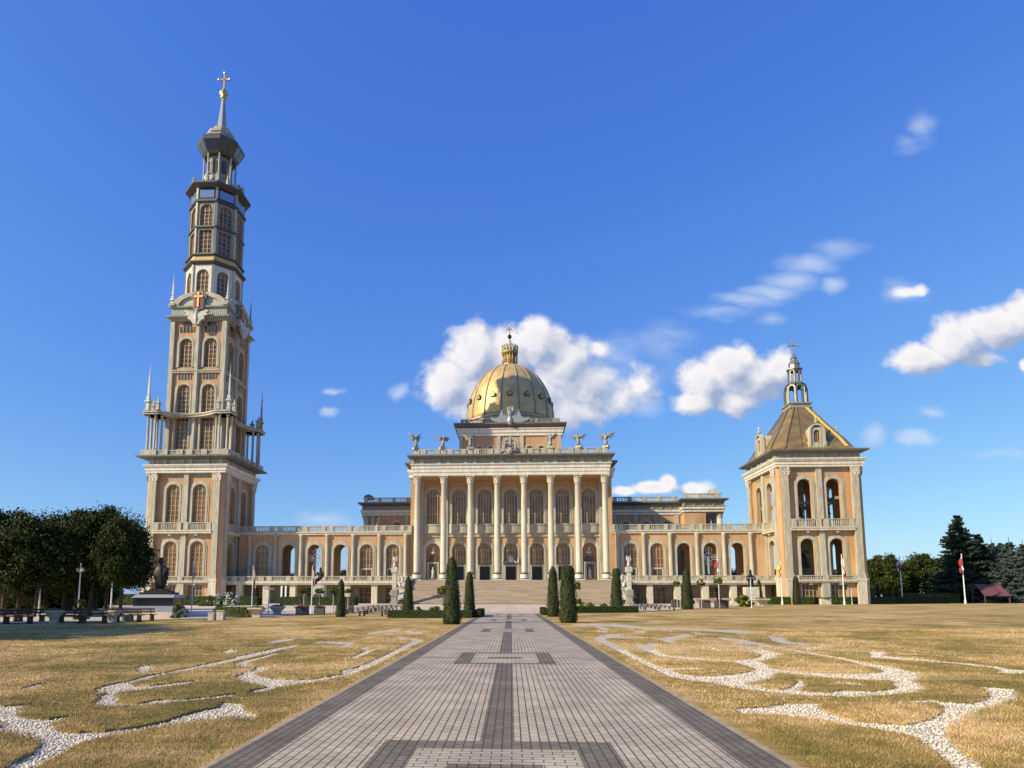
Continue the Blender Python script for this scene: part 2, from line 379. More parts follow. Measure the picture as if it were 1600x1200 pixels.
def arch_band(mb, xc, wi, wo, zb, zt, y0, y1, mi=0):
    """raised surround following an arched opening; zt is the top of the inner arch"""
    zs = zt - wi
    I = [(xc - wi, zb)] + arcpts(xc, wi, zs) + [(xc + wi, zb)]
    O = [(xc - wo, zb)] + arcpts(xc, wo, zs) + [(xc + wo, zb)]
    for i in range(len(I) - 1):
        (a, b), (c, d), (e, f), (g, h) = I[i], I[i+1], O[i+1], O[i]
        mb.add([(a,y0,b),(c,y0,d),(e,y0,f),(g,y0,h)], [(3,2,1,0)], mi)
        mb.add([(g,y0,h),(e,y0,f),(e,y1,f),(g,y1,h)], [(3,2,1,0)], mi)
        mb.add([(a,y0,b),(c,y0,d),(c,y1,d),(a,y1,b)], [(0,1,2,3)], mi)
_wc = {}
def win_meshes(w, h, arched=True, kind='a', gm='glass', sur=.75, n_v=2, fm='frame', sm_='stone'):
    key = (w, h, arched, kind, gm, sur, n_v, fm, sm_)
    if key in _wc: return _wc[key]
    r = w / 2; zs = h - r if arched else h
    out = [(-r, 0)] + (arcpts(0, r, zs) if arched else [(-r, h), (r, h)]) + [(r, 0)]
    p = MB(); p.extr(out, .50, .56); pane = p.mesh('window', M[gm])
    f = MB(); t = .075
    top = lambda x: (zs + math.sqrt(max(r*r - x*x, 0))) if arched else h
    for i in range(n_v + 2):
        x = -r + t + (w - 2*t) * i / (n_v + 1); f.box(x - t, x + t, .36, .50, 0, top(x) if 0 < i < n_v + 1 else zs)
    for i in range(1, n_v + 1 if n_v > 1 else 2):
        pass
    nz = (3 if kind in 'pqg' else max(2, int(round(zs / 1.15))))
    for i in range(nz + 1):
        z = zs * (i / nz) ** (1.0 if kind not in 'pqg' else 1.6); f.box(-r, r, .42, .495, max(z - .05, 0), z + .05)
    if arched:
        arch_band(f, 0, r - .16, r, zs, zs + r - .16, .38, .5)
        bw = w / (n_v + 1)
        for i in range(n_v + 1):
            xc = -r + bw * (i + .5); ok = math.hypot(abs(xc), bw * .5) < r * .92
            if ok: arch_band(f, xc, bw/2 - .07, bw/2, zs, zs + bw/2 - .07, .40, .49)
        if n_v >= 2:
            pts = arcpts(0, r * .55, zs, 10, r * .62)
            for (xa, za), (xb, zb) in zip(pts, pts[1:]): f.tube((xa, .45, za), (xb, .45, zb), .05, n=4)
    fr = f.mesh('frame', M[fm])
    su = None
    if sur:
        s = MB()
        if arched:
            arch_band(s, 0, r, r + sur * .55, 0, h, -.22, .06); arch_band(s, 0, r + sur * .55, r + sur, 0, h + sur * .55, -.12, .04)
        else:
            s.box(-r - sur*.4, -r, -.1, .3, 0, h + .3); s.box(r, r + sur*.4, -.1, .3, 0, h + .3); s.box(-r, r, -.1, .3, h, h + .3)
        su = s.mesh('surround', M[sm_])
    _wc[key] = (pane, fr, su); return _wc[key]
def window(parent, x, y, z, w, h, rz=0, **k):
    pane, fr, su = win_meshes(w, h, **k)
    o = put('window', pane, parent, (x, y, z), rz)
    put('frame', fr, o)
    if su: put('surround', su, o)
    return o
def surround_only(parent, x, y, z, w, h, rz=0, sur=.75, m='stone'):
    su = win_meshes(w, h, sur=sur, sm_=m)[2]
    return put('arch_surround', su, parent, (x, y, z), rz)
_bc = {}
def balustrade(parent, x0, x1, y, z, h, rz_T=None, piers=(), pw=.8, m='stone', axis=0, th=.45, name='balustrade'):
    """balustrade between x0 and x1: rails, solid piers at 'piers', turned balusters between"""
    mb = MB(); mb.T = rz_T
    def B(a, b, c, d, e, f):
        if axis == 0: mb.box(a, b, c, d, e, f)
        else: mb.box(c, d, a, b, e, f)
    B(x0, x1, y - th*.55, y + th*.55, z + h - .2, z + h); B(x0, x1, y - th*.45, y + th*.45, z, z + .2)
    pr = sorted(piers)
    for p in pr: B(p - pw/2, p + pw/2, y - th*.6, y + th*.6, z + .0, z + h + .03)
    s = .42; n = int((x1 - x0) / s)
    for i in range(n):
        x = x0 + (i + .5) * (x1 - x0) / n
        if any(abs(x - p) < pw/2 + .05 for p in pr): continue
        B(x - .10, x + .10, y - .09, y + .09, z + .2, z + h - .2)
    return mb.build(name, M[m], parent)
def cap_mesh(r, h, sq=False, m='cream'):
    """leafy capital: bell, two rows of leaves, volutes and abacus"""
    mb = MB(); n = 12
    if not sq: mb.lathe([(r, 0), (r*1.12, .06*h), (r, .12*h), (r*1.02, .5*h), (r*1.2, .84*h)], n)
    else: mb.rect(-r, r, -r*.3, r*.3, [(0, 0), (.06, .06*h), (0, .12*h), (.03, .5*h), (.14, .84*h)])
    for row, (z0, z1, o) in enumerate(((.10, .46, .20), (.34, .72, .30))):
        for j in range(8):
            q = 2*math.pi*(j + .5*row)/8; c, s = math.cos(q), math.sin(q)
            if sq:
                if s > .2: continue
                c, s = max(-1, min(1, c*1.3)), -.3/ 1.0 - .08
            w = r*.28; px, py = (-s, c) if not sq else (1, 0)
            vs = []
            for z, d in ((z0, 0.02), ((z0+z1)/2, o*.35), (z1, o), (z1-.06, o*1.25)):
                bx, by = c*(r + d*r), s*(r + d*r)
                vs += [(bx - px*w, by - py*w, z*h), (bx + px*w, by + py*w, z*h), (bx + c*.08*r, by + s*.08*r, z*h)]
            fs = []
            for i in range(3):
                a = i*3; fs += [(a, a+2, a+5, a+3), (a+2, a+1, a+4, a+5)]
            mb.add(vs, fs)
    for sx in (-1, 1):
        for sy in ((-1, 1) if not sq else (-1,)):
            ax, ay = sx*r*1.05, sy*r*(1.05 if not sq else .5)
            mb.lathe([(r*.05, .70*h), (r*.24, .74*h), (r*.26, .82*h), (r*.12, .88*h)], 7, (ax, ay))
    if not sq: mb.box(-r*1.35, r*1.35, -r*1.35, r*1.35, .88*h, h)
    else: mb.box(-r*1.3, r*1.3, -r*.6, r*.4, .88*h, h)
    return mb.mesh('capital', M[m], False)
# ================================================================== BELL TOWERS
HB = 9.7
def on(k, x, y, z=0):
    v = rotk(k) @ Vector((x, y, z)); return (v.x, v.y, v.z)
def tower_base(t, openw):
    # corner piers of brick with a chamfered outer edge
    pm = MB(); c = .65
    pl = [(7.3,-9.7),(9.7-c,-9.7),(9.7,-9.7+c),(9.7,-7.3),(7.3,-7.3)]
    n = 5; zt = 31.9
    pm.add([(x,y,0) for x,y in pl]+[(x,y,zt) for x,y in pl], [(i,(i+1)%n,n+(i+1)%n,n+i) for i in range(n)]+[tuple(range(n))[::-1],tuple(range(n,2*n))])
    pier = pm.mesh('corner_pier', M['brick'])
    lo = MB(); lo.box(-.95,.95,-.32,.3,0,5.3); lo.box(-1.05,1.05,-.4,.3,5.3,5.9)
    plinth = lo.mesh('plinth', M['cream'])
    pi = MB(); pi.box(-.75,.75,-.2,.3,5.9,29.7); pi.box(-.9,.9,-.3,.3,5.9,7.0)
    pil = pi.mesh('pilaster', M['stone']); cap = cap_mesh(.78, 2.2, True)
    mi_ = MB(); mi_.box(-.62,.62,-.55,.0,0,31.9); mi_.box(-.85,.85,-.9,.0,0,5.3)
    mid = mi_.mesh('middle_pilaster', M['stone'])
    frb = MB(); frb.box(-.15,.15,-.08,.02,0,1.0); frb = frb.mesh('frieze_bar', M['stone'])
    wl = MB()
    for k in range(4):
        wl.T = rotk(k)
        arch_wall(wl, -7.35, 7.35, 0, 5.2, [(-3.3,3.6,.6,4.5,False),(3.3,3.6,.6,4.5,False)], -8.9, .7)
        arch_wall(wl, -7.35, 7.35, 5.2, 17.2, [(-3.3,3.3,5.5,15.1,True),(3.3,3.3,5.5,15.1,True)], -8.9, .8)
        arch_wall(wl, -7.35, 7.35, 17.2, 31.9, [(-3.3,3.3,17.9,29.1,True),(3.3,3.3,17.9,29.1,True)], -8.9, .8)
    wl.T = None
    wl.build('wall', M['brick'], t)
    fl = MB(); fl.box(-8.2,8.2,-8.2,8.2,4.9,5.25); fl.box(-8.2,8.2,-8.2,8.2,16.9,17.5); fl.box(-8.2,8.2,-8.2,8.2,31.2,31.8)
    if openw:
        fl.box(-2.2,2.2,-2.2,2.2,5.25,16.9); fl.box(-1.2,1.2,1.4,4.2,17.5,31.2)
        for s in (-1,1): fl.box(s*4.6-.4,s*4.6+.4,-8,8,24.4,25.1); fl.box(-8,8,s*4.6-.4,s*4.6+.4,23.6,24.3)
    fl.build('floor_slab', M['grey'], t)
    for k in range(4):
        rz = k*math.pi/2
        put('corner_pier', pier, t, (0,0,0), rz)
        for s in (-1,1):
            x = s*7.95
            o = put('pilaster', pil, t, on(k,x,-9.75), rz); put('plinth', plinth, o); put('capital', cap, o, (0,0,29.7))
            for (z,h) in ((5.5,9.6),(17.9,11.2)):
                if openw: surround_only(t, *on(k,s*3.3,-8.9,z), 3.3, h, rz, sur=.85)
                else: window(t, *on(k,s*3.3,-8.9,z), 3.3, h, rz, kind='t', sur=.85, gm='glass')
            w = window(t, *on(k,s*3.3,-8.9,.6), 3.6, 3.9, rz, arched=False, kind='t', gm='darkglass', n_v=3, sur=.5)
        put('middle_pilaster', mid, t, on(k,0,-8.9), rz)
        for s in (-1,1):
            fp = MB(); fp.box(-2.2,2.2,-.12,.02,30.75,31.7); fp.build('frieze_panel', M['grey'], t, on(k,s*3.3,-8.9), rz)
            fq = MB(); fq.box(-2.2,2.2,-.06,.02,15.9,16.9); q_o = fq.build('frieze_panel', M['brick'], t, on(k,s*3.3,-8.9), rz)
            for i in range(5): put('frieze_bar', frb, q_o, (-2.0+i*1.0,-.06,15.9))
        # balconies
        for z0, z1, y in ((4.95,5.4,-10.0),(16.9,17.6,-10.1)):
            sb = MB(); sb.T = rotk(k); sb.box(-7.2,7.2,y,-8.9,z0,z1); sb.box(-7.2,7.2,y-.15,-8.9,z1-.18,z1+.02)
            for s in (-1,1): sb.box(s*3.3-.3,s*3.3+.3,y+.3,-8.9,z0-.5,z0)
            sb.build('balcony_slab', M['cream'], t)
        balustrade(t,-7.15,7.15,-9.75,5.42,1.15,rotk(k),(-6.6,-.0,6.6),1.3)
        balustrade(t,-7.15,7.15,-9.8,17.62,1.95,rotk(k),(-6.5,-.9,.9,6.5),1.1)
    # entablature: stepped white mouldings
    e = MB(); e.rect(-9.6,9.6,-9.6,9.6,[(0,31.75),(.35,31.8),(.35,32.25),(.2,32.3),(.5,32.35),(.5,32.95),(.35,33.0),(.65,33.05),(.95,33.55),(.95,33.8),(.1,33.85)])
    e.build('entablature', M['white'], t)
    a = MB(); a.rect(-9.5,9.5,-9.5,9.5,[(0,33.8),(0,35.2)])
    for k in range(4):
        a.T = rotk(k)
        for x in (-8.6,-5.3,-1.0,1.0,5.3,8.6): a.box(x-.5,x+.5,-9.75,-9.4,33.85,35.2)
    a.T = None; a.build('attic', M['grey'] if openw else M['stone'], t)

def cross_mesh(h, w, t, m, trefoil=True):
    mb = MB(); mb.box(-t,t,-t,t,0,h); mb.box(-w,w,-t,t,h*.58,h*.58+2*t)
    if trefoil:
        for x, z in ((-w, h*.58+t),(w, h*.58+t),(0,h)):
            mb.T = Matrix.Translation((x,0,z)); mb.lathe([(t*.4,-t*2.1),(t*2.0,-t),(t*2.0,t),(t*.4,t*2.1)],8)
        mb.T = None
        for a in range(8):
            q = a*math.pi/4 + .39; mb.tube((0,0,h*.58+t),(math.cos(q)*w*.55,0,h*.58+t+math.sin(q)*w*.55),t*.35,t*.1,5)
    return mb.mesh('cross', M[m])

# ---------------- tall tower on the left
LT = thing('bell_tower', 'very tall slender tower with spire and tiers of arched windows, left of the church', 'tower', (-79.2, 160, 0))
tower_base(LT, False)
pf = MB(); pf.rect(-9.6,9.6,-9.6,9.6,[(.2,35.15),(.6,35.2),(2.2,35.55),(2.2,35.9),(1.4,35.95)]); pf.build('platform', M['slab'], LT)
pd = MB()
for k in range(4):
    pd.T = rotk(k)
    for x, w in ((-9.0,1.9),(9.0,1.9),(-4.9,.7),(-1.2,.8),(1.2,.8),(4.9,.7)): pd.box(x-w,x+w,-11.0,-10.2,35.95,37.4)
pd.T = None; pd.build('platform_pedestal', M['stone'], LT)
for k in range(4):
    balustrade(LT,-10.6,10.6,-10.6,35.95,1.3,rotk(k),(),.8,name='balustrade')
HS = 7.3
ws = MB()
for k in range(4):
    ws.T = rotk(k)
    arch_wall(ws,-HS+.2,HS-.2,35.9,58.2,[(-3.2,3.3,37.2,55.1,True),(3.2,3.3,37.2,55.1,True)],-HS+.55,.7)
    arch_wall(ws,-HS+.2,HS-.2,58.2,72.4,[(-3.2,3.3,59.6,67.2,True),(3.2,3.3,59.6,67.2,True)],-HS+.55,.7)
ws.T = None; ws.build('upper_wall', M['brick'], LT)
cp = MB(); cp.box(HS-1.1,HS,-HS,-HS+1.1,35.9,72.4); cp = cp.mesh('corner_strip', M['stone'])
mp_ = MB(); mp_.box(-.62,.62,-HS+.1,-HS+.6,35.9,72.4); mp_.box(-.3,.3,-HS-.1,-HS+.6,35.9,72.4); mp_ = mp_.mesh('middle_strip', M['stone'])
sc_ = MB()
sc_.box(-HS+1.1,HS-1.1,-HS+.05,-HS+.6,58.0,58.7); sc_.box(-HS+1.1,HS-1.1,-HS-.15,-HS+.6,58.45,58.7); sc_ = sc_.mesh('string_course', M['stone'])
def louvre(parent,k,x,z,w,h):
    v=MB(); v.box(-w,w,-HS+.44,-HS+.56,0,h)
    if h>1.35: v.box(-w*.6,w*.6,-HS+.44,-HS+.56,h,h+1.1)
    for i in range(5): v.box(-w+i*w/2-.07,-w+i*w/2+.07,-HS+.34,-HS+.44,0,h,1)
    o=v.build('louvre_panel',[M['darkglass'],M['stone']],parent,on(k,x,0,z),k*math.pi/2)
for k in range(4):
    rz = k*math.pi/2
    put('corner_strip', cp, LT, (0,0,0), rz); put('middle_strip', mp_, LT, (0,0,0), rz); put('string_course', sc_, LT, (0,0,0), rz)
    for s in (-1,1):
        louvre(LT,k,s*3.2,56.5,1.6,1.3); louvre(LT,k,s*3.2,68.9,1.8,1.5)
        window(LT,*on(k,s*3.2,-HS+.55,37.2),3.3,17.9,rz,kind='u',gm='darkglass',sur=.75)
        window(LT,*on(k,s*3.2,-HS+.55,59.6),3.3,7.6,rz,kind='u',gm='darkglass',sur=.75)
# corner colonnades carrying a slab that sweeps inwards between the corners
colm = MB(); colm.lathe([(.45,0),(.45,.3),(.28,.5),(.25,8.3),(.4,8.6),(.45,8.9)],10); colm = colm.mesh('slender_column', M['stone'],True)
for k in range(4):
    for x,y in ((10.0,-10.0),(8.1,-10.2),(6.9,-9.4),(10.2,-8.1),(9.4,-6.9)):
        put('slender_column', colm, LT, on(k,x,y,37.35), k*math.pi/2)
    sl_ = MB(); sl_.T = rotk(k); N = 24
    pts = []
    for i in range(N+1):
        x = -11 + 22*i/N; a = abs(x); yb = -11.0 if a > 7.4 else -11.0 + 2.7*math.cos((a/7.4)*math.pi/2)**1.1
        pts.append((x,yb))
    for (xa,ya),(xb,yb) in zip(pts,pts[1:]):
        for dz0,dz1,ex in ((46.25,46.75,0),(46.75,47.1,.25)):
            ia, ib = -min(HS, 11), -HS
            vs = [(xa,ya-ex,dz0),(xb,yb-ex,dz0),(xb,-6.8 if abs(xb)<7 else -6.6,dz0),(xa,-6.8 if abs(xa)<7 else -6.6,dz0)]
            vs += [(x,y,dz1) for x,y,_ in vs]
            sl_.add(vs,[(0,3,2,1),(4,5,6,7),(0,1,5,4)])
    sl_.build('curved_slab', M['stone'], LT)
pn = MB(); pn.rect(-.38,.38,-.38,.38,[(.1,0),(.1,.4),(0,.5),(0,2.0),(.25,2.1),(.25,2.5),(0,2.6),(0,3.6),(-.12,3.7),(-.2,4.0)]); pn.lathe([(.34,4.0),(.26,6.5),(.16,8.4),(.24,8.5),(.2,8.8),(.10,9.0),(.015,12.2)],4,ph=math.pi/4)
pinn = pn.mesh('pinnacle', M['steel'])
pn2 = MB(); pn2.rect(-.4,.4,-.4,.4,[(.1,0),(.1,.3),(0,.4),(0,1.6),(.18,1.7),(.18,2.0),(-.1,2.1)]); pn2.lathe([(.3,2.1),(.25,2.6),(.05,3.4)],4,ph=math.pi/4)
pinn2 = pn2.mesh('small_pinnacle', M['stone'])
for k in range(4):
    put('pinnacle', pinn, LT, on(k,10.2,-10.2,47.4)); put('small_pinnacle', pinn2, LT, on(k,7.6,-10.4,47.4)); put('small_pinnacle', pinn2, LT, on(k,10.4,-7.6,47.4))
# crowning cornice, green panels, gables
cc = MB(); cc.rect(-HS,HS,-HS,HS,[(0,71.6),(.2,71.7),(.2,72.1),(.9,72.5),(.9,72.9),(.1,73.0)]); cc.build('upper_cornice', M['grey'], LT)
gp = MB(); gp.rect(-HS+.1,HS-.1,-HS+.1,HS-.1,[(0,73),(0,75)])
for k in range(4):
    gp.T = rotk(k)
    for i in range(28): x=-7+i*.52; gp.box(x-.04,x+.04,-HS+.02,-HS+.12,73.1,75)
gp.T=None; gp.build('ribbed_panel', M['greenpanel'], LT)
c3 = MB(); c3.rect(-HS+.1,HS-.1,-HS+.1,HS-.1,[(0,74.9),(.5,75.2),(.5,75.6),(0,75.7)]); c3.build('parapet_cap', M['grey'], LT)
gb = MB(); gb.extr([(-5.6,75.6)]+[(x,z) for x,z in arcpts(0,5.6,75.6,16,2.9)]+[(5.6,75.6)],-7.1,-6.5,0); gbl = gb.mesh('gable', M['greenpanel'])
ga = MB()
I = arcpts(0,5.5,75.6,16,2.8); O = arcpts(0,7.0,75.9,16,3.5)
for i in range(16):
    vs=[]
    for y in (-7.6,-6.3): vs += [(I[i][0],y,I[i][1]),(I[i+1][0],y,I[i+1][1]),(O[i+1][0],y,O[i+1][1]),(O[i][0],y,O[i][1])]
    ga.add(vs,[(3,2,1,0),(4,5,6,7),(0,1,5,4),(2,3,7,6)])
ga.box(-8.0,-5.4,-7.6,-6.3,75.6,76.3); ga.box(5.4,8.0,-7.6,-6.3,75.6,76.3)
ga = ga.mesh('gable_arch', M['stone'])
shd = MB(); shd.extr([(-1.35,74.6),(-1.35,77.4),(-1.9,77.4),(-1.9,78.6),(-1.2,78.6),(-1.0,79.4),(1.0,79.4),(1.2,78.6),(1.9,78.6),(1.9,77.4),(1.35,77.4),(1.35,74.6)],-7.95,-7.3); shd = shd.mesh('shield_frame', M['grey'])
sh2 = MB(); sh2.extr([(-1.1,74.9),(-1.1,77.7),(-1.6,77.7),(-1.6,78.4),(1.6,78.4),(1.6,77.7),(1.1,77.7),(1.1,74.9)],-8.03,-7.9); sh2 = sh2.mesh('red_shield', pmat('dark_red_shield',(.20,.035,.03),.6))
gx = MB(); gx.box(-.22,.22,-8.2,-8.0,75.0,79.0); gx.box(-1.2,1.2,-8.2,-8.0,77.6,78.05); gx = gx.mesh('gold_cross', M['gold'])
em = MB()   # eagle-like relief below the shield
for s in (-1,1):
    em.extr([(s*.2,72.6),(s*1.2,73.4),(s*2.6,73.9),(s*3.3,73.6),(s*2.5,73.1),(s*3.0,72.7),(s*2.0,72.2),(s*2.2,71.6),(s*1.3,71.2),(s*.9,70.4),(s*.3,70.0)][::(1 if s<0 else -1)],-8.9,-8.2)
em.lathe([(.05,69.4),(.45,70.2),(.6,71.5),(.5,72.8),(.35,73.4),(.45,73.8),(.3,74.2),(.05,74.5)],10,(0,-8.6)); em = em.mesh('eagle_relief', M['marble'],False)
for k in range(4):
    rz=k*math.pi/2
    o=put('gable',gbl,LT,(0,0,0),rz); put('gable_arch',ga,o)
    s_=put('shield_frame',shd,LT,(0,0,0),rz); put('red_shield',sh2,s_); put('gold_cross',gx,s_); put('eagle_relief',em,LT,(0,0,0),rz)
    put('pinnacle', pinn, LT, on(k,7.2,-7.2,75.6), 0, (.8,.8,.75))
# octagonal drum, three tiers
def oct_pts(ap): r=ap/math.cos(math.pi/8); return r
o8 = MB(); P8 = math.pi/8
def olathe(mb, prof): mb.lathe([(oct_pts(a),z) for a,z in prof],8,ph=P8)
olathe(o8,[(5.2,75.6),(5.2,109.5)])
o8.build('octagon_core', M['slab'], LT)
for pr_ in ([(6.4,87.1),(6.6,87.3),(7.3,87.8),(7.3,88.1),(6.6,88.3)],[(6.3,89.6),(6.9,89.9),(6.9,90.2),(6.2,90.3)],[(6.2,97.4),(6.6,97.6),(6.6,98.0),(6.2,98.1)],[(6.2,104.6),(6.7,104.8),(6.7,105.4),(6.2,105.6)],[(6.2,108.7),(6.9,109.0),(7.7,109.4),(7.7,109.8),(6.4,110.3)]):
    oc = MB(); olathe(oc,pr_); oc.build('octagon_cornice', M['dark'], LT)
of = MB(); olathe(of,[(6.45,88.3),(6.45,89.7)]); of.build('gold_frieze', pmat('ochre_frieze',(.60,.40,.14),.6), LT)
vert = MB()
for j in range(8):
    q = P8 + j*math.pi/4
    vert.T = Matrix.Rotation(q,4,'Z')
    ra = 6.3/math.cos(P8)
    vert.box(ra-.35,ra+.35,-.35,.35,75.6,87.2); ra = 6.05/math.cos(P8); vert.box(ra-.32,ra+.32,-.32,.32,89.9,108.8)
    vert.T=None; vert.build('octagon_rib', M['stone'], LT); vert = MB()
fcA = MB(); r_=1.85
arch_wall(fcA,-2.45,2.45,75.6,87.2,[(0,3.2,77.0,86.0,True)],-6.5,.3); fcA=fcA.mesh('octagon_facing',M['white'])
fcB = MB(); arch_wall(fcB,-2.35,2.35,90.2,105,[(0,3.4,90.7,97.2,False),(0,3.4,98.2,104.3,True)][:1],-6.2,.3) if False else None
fcB = MB(); arch_wall(fcB,-2.35,2.35,90.2,97.8,[(0,3.3,90.7,97.0,False)],-6.2,.3); arch_wall(fcB,-2.35,2.35,97.8,104.9,[(0,3.3,98.3,104.2,True)],-6.2,.3); fcB=fcB.mesh('octagon_facing',M['grey'])
bp = MB(); bp.box(-1.9,1.9,-6.35,-6.0,105.9,108.2); bp=bp.mesh('sky_panel', pmat('blue_grey_glass',(.25,.33,.45),.12,metal=.5,spec=.8))
for j in range(8):
    q = j*math.pi/4
    def oo(x,y,z): v=Matrix.Rotation(q,4,'Z')@Vector((x,y,z)); return (v.x,v.y,v.z)
    put('octagon_facing',fcA,LT,(0,0,0),q); put('octagon_facing',fcB,LT,(0,0,0),q); put('sky_panel',bp,LT,(0,0,0),q)
    window(LT,*oo(0,-6.5,77.0),3.2,9.0,q,kind='o',gm='darkglass',sur=0)
    window(LT,*oo(0,-6.2,90.7),3.3,6.3,q,kind='o',arched=False,gm='darkglass',sur=0)
    window(LT,*oo(0,-6.2,98.3),3.3,5.9,q,kind='o',gm='darkglass',sur=0)
# lantern
ln = MB(); olathe(ln,[(5.4,110.3),(5.2,111.0),(4.2,112.2),(3.6,113.2),(3.3,114.5)]); olathe(ln,[(2.9,114.4),(2.9,121.3)]); ln.build('lantern_core', M['grey'], LT)
for j in range(8):
    lw = MB(); lw.T = Matrix.Rotation(j*math.pi/4,4,'Z'); lw.extr([(-.6,115.6),(-.6,118.6)]+arcpts(0,.6,118.6,8)+[(.6,118.6),(.6,115.6)],-3.02,-2.8); lw.build('lantern_window', M['darkglass'], LT)
lc = MB()
for j in range(8):
    q = P8+j*math.pi/4; c_,s_2=math.cos(q),math.sin(q); lc.lathe([(.38,112.6),(.38,113),(.26,113.2),(.24,121),(.4,121.3)],8,(4.0*c_,4.0*s_2))
    lc.T=Matrix.Rotation(j*math.pi/4,4,'Z'); lc.lathe([(.5,110.2),(.5,111.6),(.25,111.9),(.35,112.2),(.05,113.6)],6,(0,-6.6)); lc.T=None
lc.build('lantern_column', M['stone'], LT)
ck = MB()
for k in range(4):
    ck.T = rotk(k) @ Matrix.Translation((0,-5.5,112.2)) @ Matrix.Rotation(math.pi/2,4,'X'); ck.lathe([(1.35,-.3),(1.35,.2),(1.05,.35),(1.0,.1),(.02,.1)],16)
ck.T=None; ck.build('round_medallion', M['steel'], LT)
lk = MB(); olathe(lk,[(3.9,120.4),(4.3,121.0),(5.6,123.4),(5.75,124.0),(5.6,124.4),(3.9,126.2)]); lk.build('flared_crown', M['dark'], LT)
lg = MB()
for j in range(8):
    q=j*math.pi/4; lg.T=Matrix.Rotation(q,4,'Z')
    for s in (-1,1): lg.add([(s*.15,-4.42,121.15),(s*1.55,-4.42,121.15),(s*2.0,-5.62,123.35),(s*.15,-5.62,123.35)],[(0,1,2,3) if s>0 else (3,2,1,0)])
lg.T=Matrix.Translation((0,0,-.06)); lg=lg; lg.T=None
lg.build('crown_glazing', pmat('crown_glass',(.10,.11,.12),.12,metal=.5,spec=.8), LT)
lt2 = MB(); olathe(lt2,[(3.9,126.1),(3.2,127.0),(3.5,127.3),(3.5,128.0),(2.3,128.8),(2.0,129.3),(2.1,129.8),(1.4,130.4),(1.1,130.8)]); lt2.build('crown_roof', M['stone'], LT)
sp = MB(); olathe(sp,[(1.15,130.0),(.75,135.0),(.42,139.4)]); sp.build('spire', M['steel'], LT)
gbll = MB(); gbll.lathe([(.3,139.2),(.9,139.6),(.55,140.0),(1.25,140.7),(1.0,141.4),(.4,141.8),(.5,142.2),(.12,142.4)],12); gbll.build('gold_finial', M['gold'], LT, sm=True)
put('cross', cross_mesh(5.0,1.5,.17,'gold'), LT, (0,0,142.2))

# ---------------- open belfry on the right
RT = thing('bell_tower', 'square open belfry with bronze pyramid roof and pale lantern, at the right of the church', 'tower', (71.8, 160, 0))
tower_base(RT, True)
ev = MB(); ev.rect(-9.6,9.6,-9.6,9.6,[(.2,35.1),(.5,35.15),(1.4,35.45),(1.5,35.85),(1.1,35.95)]); ev.build('eaves', M['slab'], RT)
rf = MB(); A=10.6; c=2.6; prof=[(A,c,35.9),(A-.9,c-.1,36.6),(8.35,2.1,39.0),(5.75,1.6,43.0),(2.5,.9,48.3)]
vs=[];
for a_,cc_,z in prof: vs += [(x,y,z) for x,y in ((a_-cc_,-a_),(a_,-a_+cc_),(a_,a_-cc_),(a_-cc_,a_),(-a_+cc_,a_),(-a_,a_-cc_),(-a_,-a_+cc_),(-a_+cc_,-a_))]
rf.add(vs,[(i*8+j,i*8+(j+1)%8,(i+1)*8+(j+1)%8,(i+1)*8+j) for i in range(4) for j in range(8)]+[tuple(range(8))[::-1]])
rfo = rf.build('pyramid_roof', M['roof'], RT)
rb = MB()
for j in range(8): rb.path([Vector(vs[i*8+j])+Vector((0,0,.02)) for i in range(5)],[.13]*5,5)
for k in range(4):
    rb.T=rotk(k)
    for s in (-1,0,1): rb.path([(s*prof[i][0]*.36,-prof[i][0],prof[i][2]+.03) for i in range(5)],[.08]*5,4)
rb.T=None; rb.build('roof_rib', M['dark'], rfo)
gs = MB()      # bright strip beside one hip: a roof reflection put into its colour
for k in (0,2):
    gs.T = rotk(k); q_=[]
    for a_,cc_,z in prof[1:]: q_ += [(a_-cc_-1.0,-a_-.05,z+.07),(a_-cc_-.15,-a_-.05,z+.07)]
    gs.add(q_,[(0,1,3,2),(2,3,5,4),(4,5,7,6)])
gs.T=None; gs.build('reflection_strip', pmat('painted_roof_reflection',(.90,.62,.13),.45,metal=.35), rfo)
for k in range(4):
    d = MB(); d.T = rotk(k)
    arch_wall(d,-1.4,1.4,36.6,41.2,[(0,1.5,37.6,40.6,True)],-9.7,.6)
    arch_band(d,0,1.45,1.85,36.6,41.7,-9.95,-9.0); d.box(-2.1,-1.4,-9.9,-8.8,36.4,37.8); d.box(1.4,2.1,-9.9,-8.8,36.4,37.8); d.box(-1.7,1.7,-9.95,-8.8,36.2,36.8)
    pts=arcpts(0,1.5,40.25,12)
    for (xa,za),(xb,zb) in zip(pts,pts[1:]): d.add([(xa,-9.2,za),(xb,-9.2,zb),(xb,-6.0,zb),(xa,-6.0,za)],[(0,1,2,3)])
    for s in (-1,1): d.box(s*1.5-.1,s*1.5+.1,-9.3,-6.5,37,40.3)
    d.lathe([(.3,42.3),(.45,42.6),(.15,43),(.3,43.3),(.02,44.2)],8,(0,-9.5))
    dm = d.build('dormer', M['stone'], rfo)
    dw = MB(); dw.T=rotk(k); dw.extr([(-.75,37.6),(-.75,39.85)]+arcpts(0,.75,39.85,8)+[(.75,39.85),(.75,37.6)],-9.3,-9.2); dw.build('dormer_window', M['darkglass'], dm)
    df = MB(); df.T=rotk(k)
    for x in (-.7,-.25,.25,.7): df.box(x-.05,x+.05,-9.42,-9.3,37.6,40.2)
    df.build('dormer_bar', M['frame'], dm)
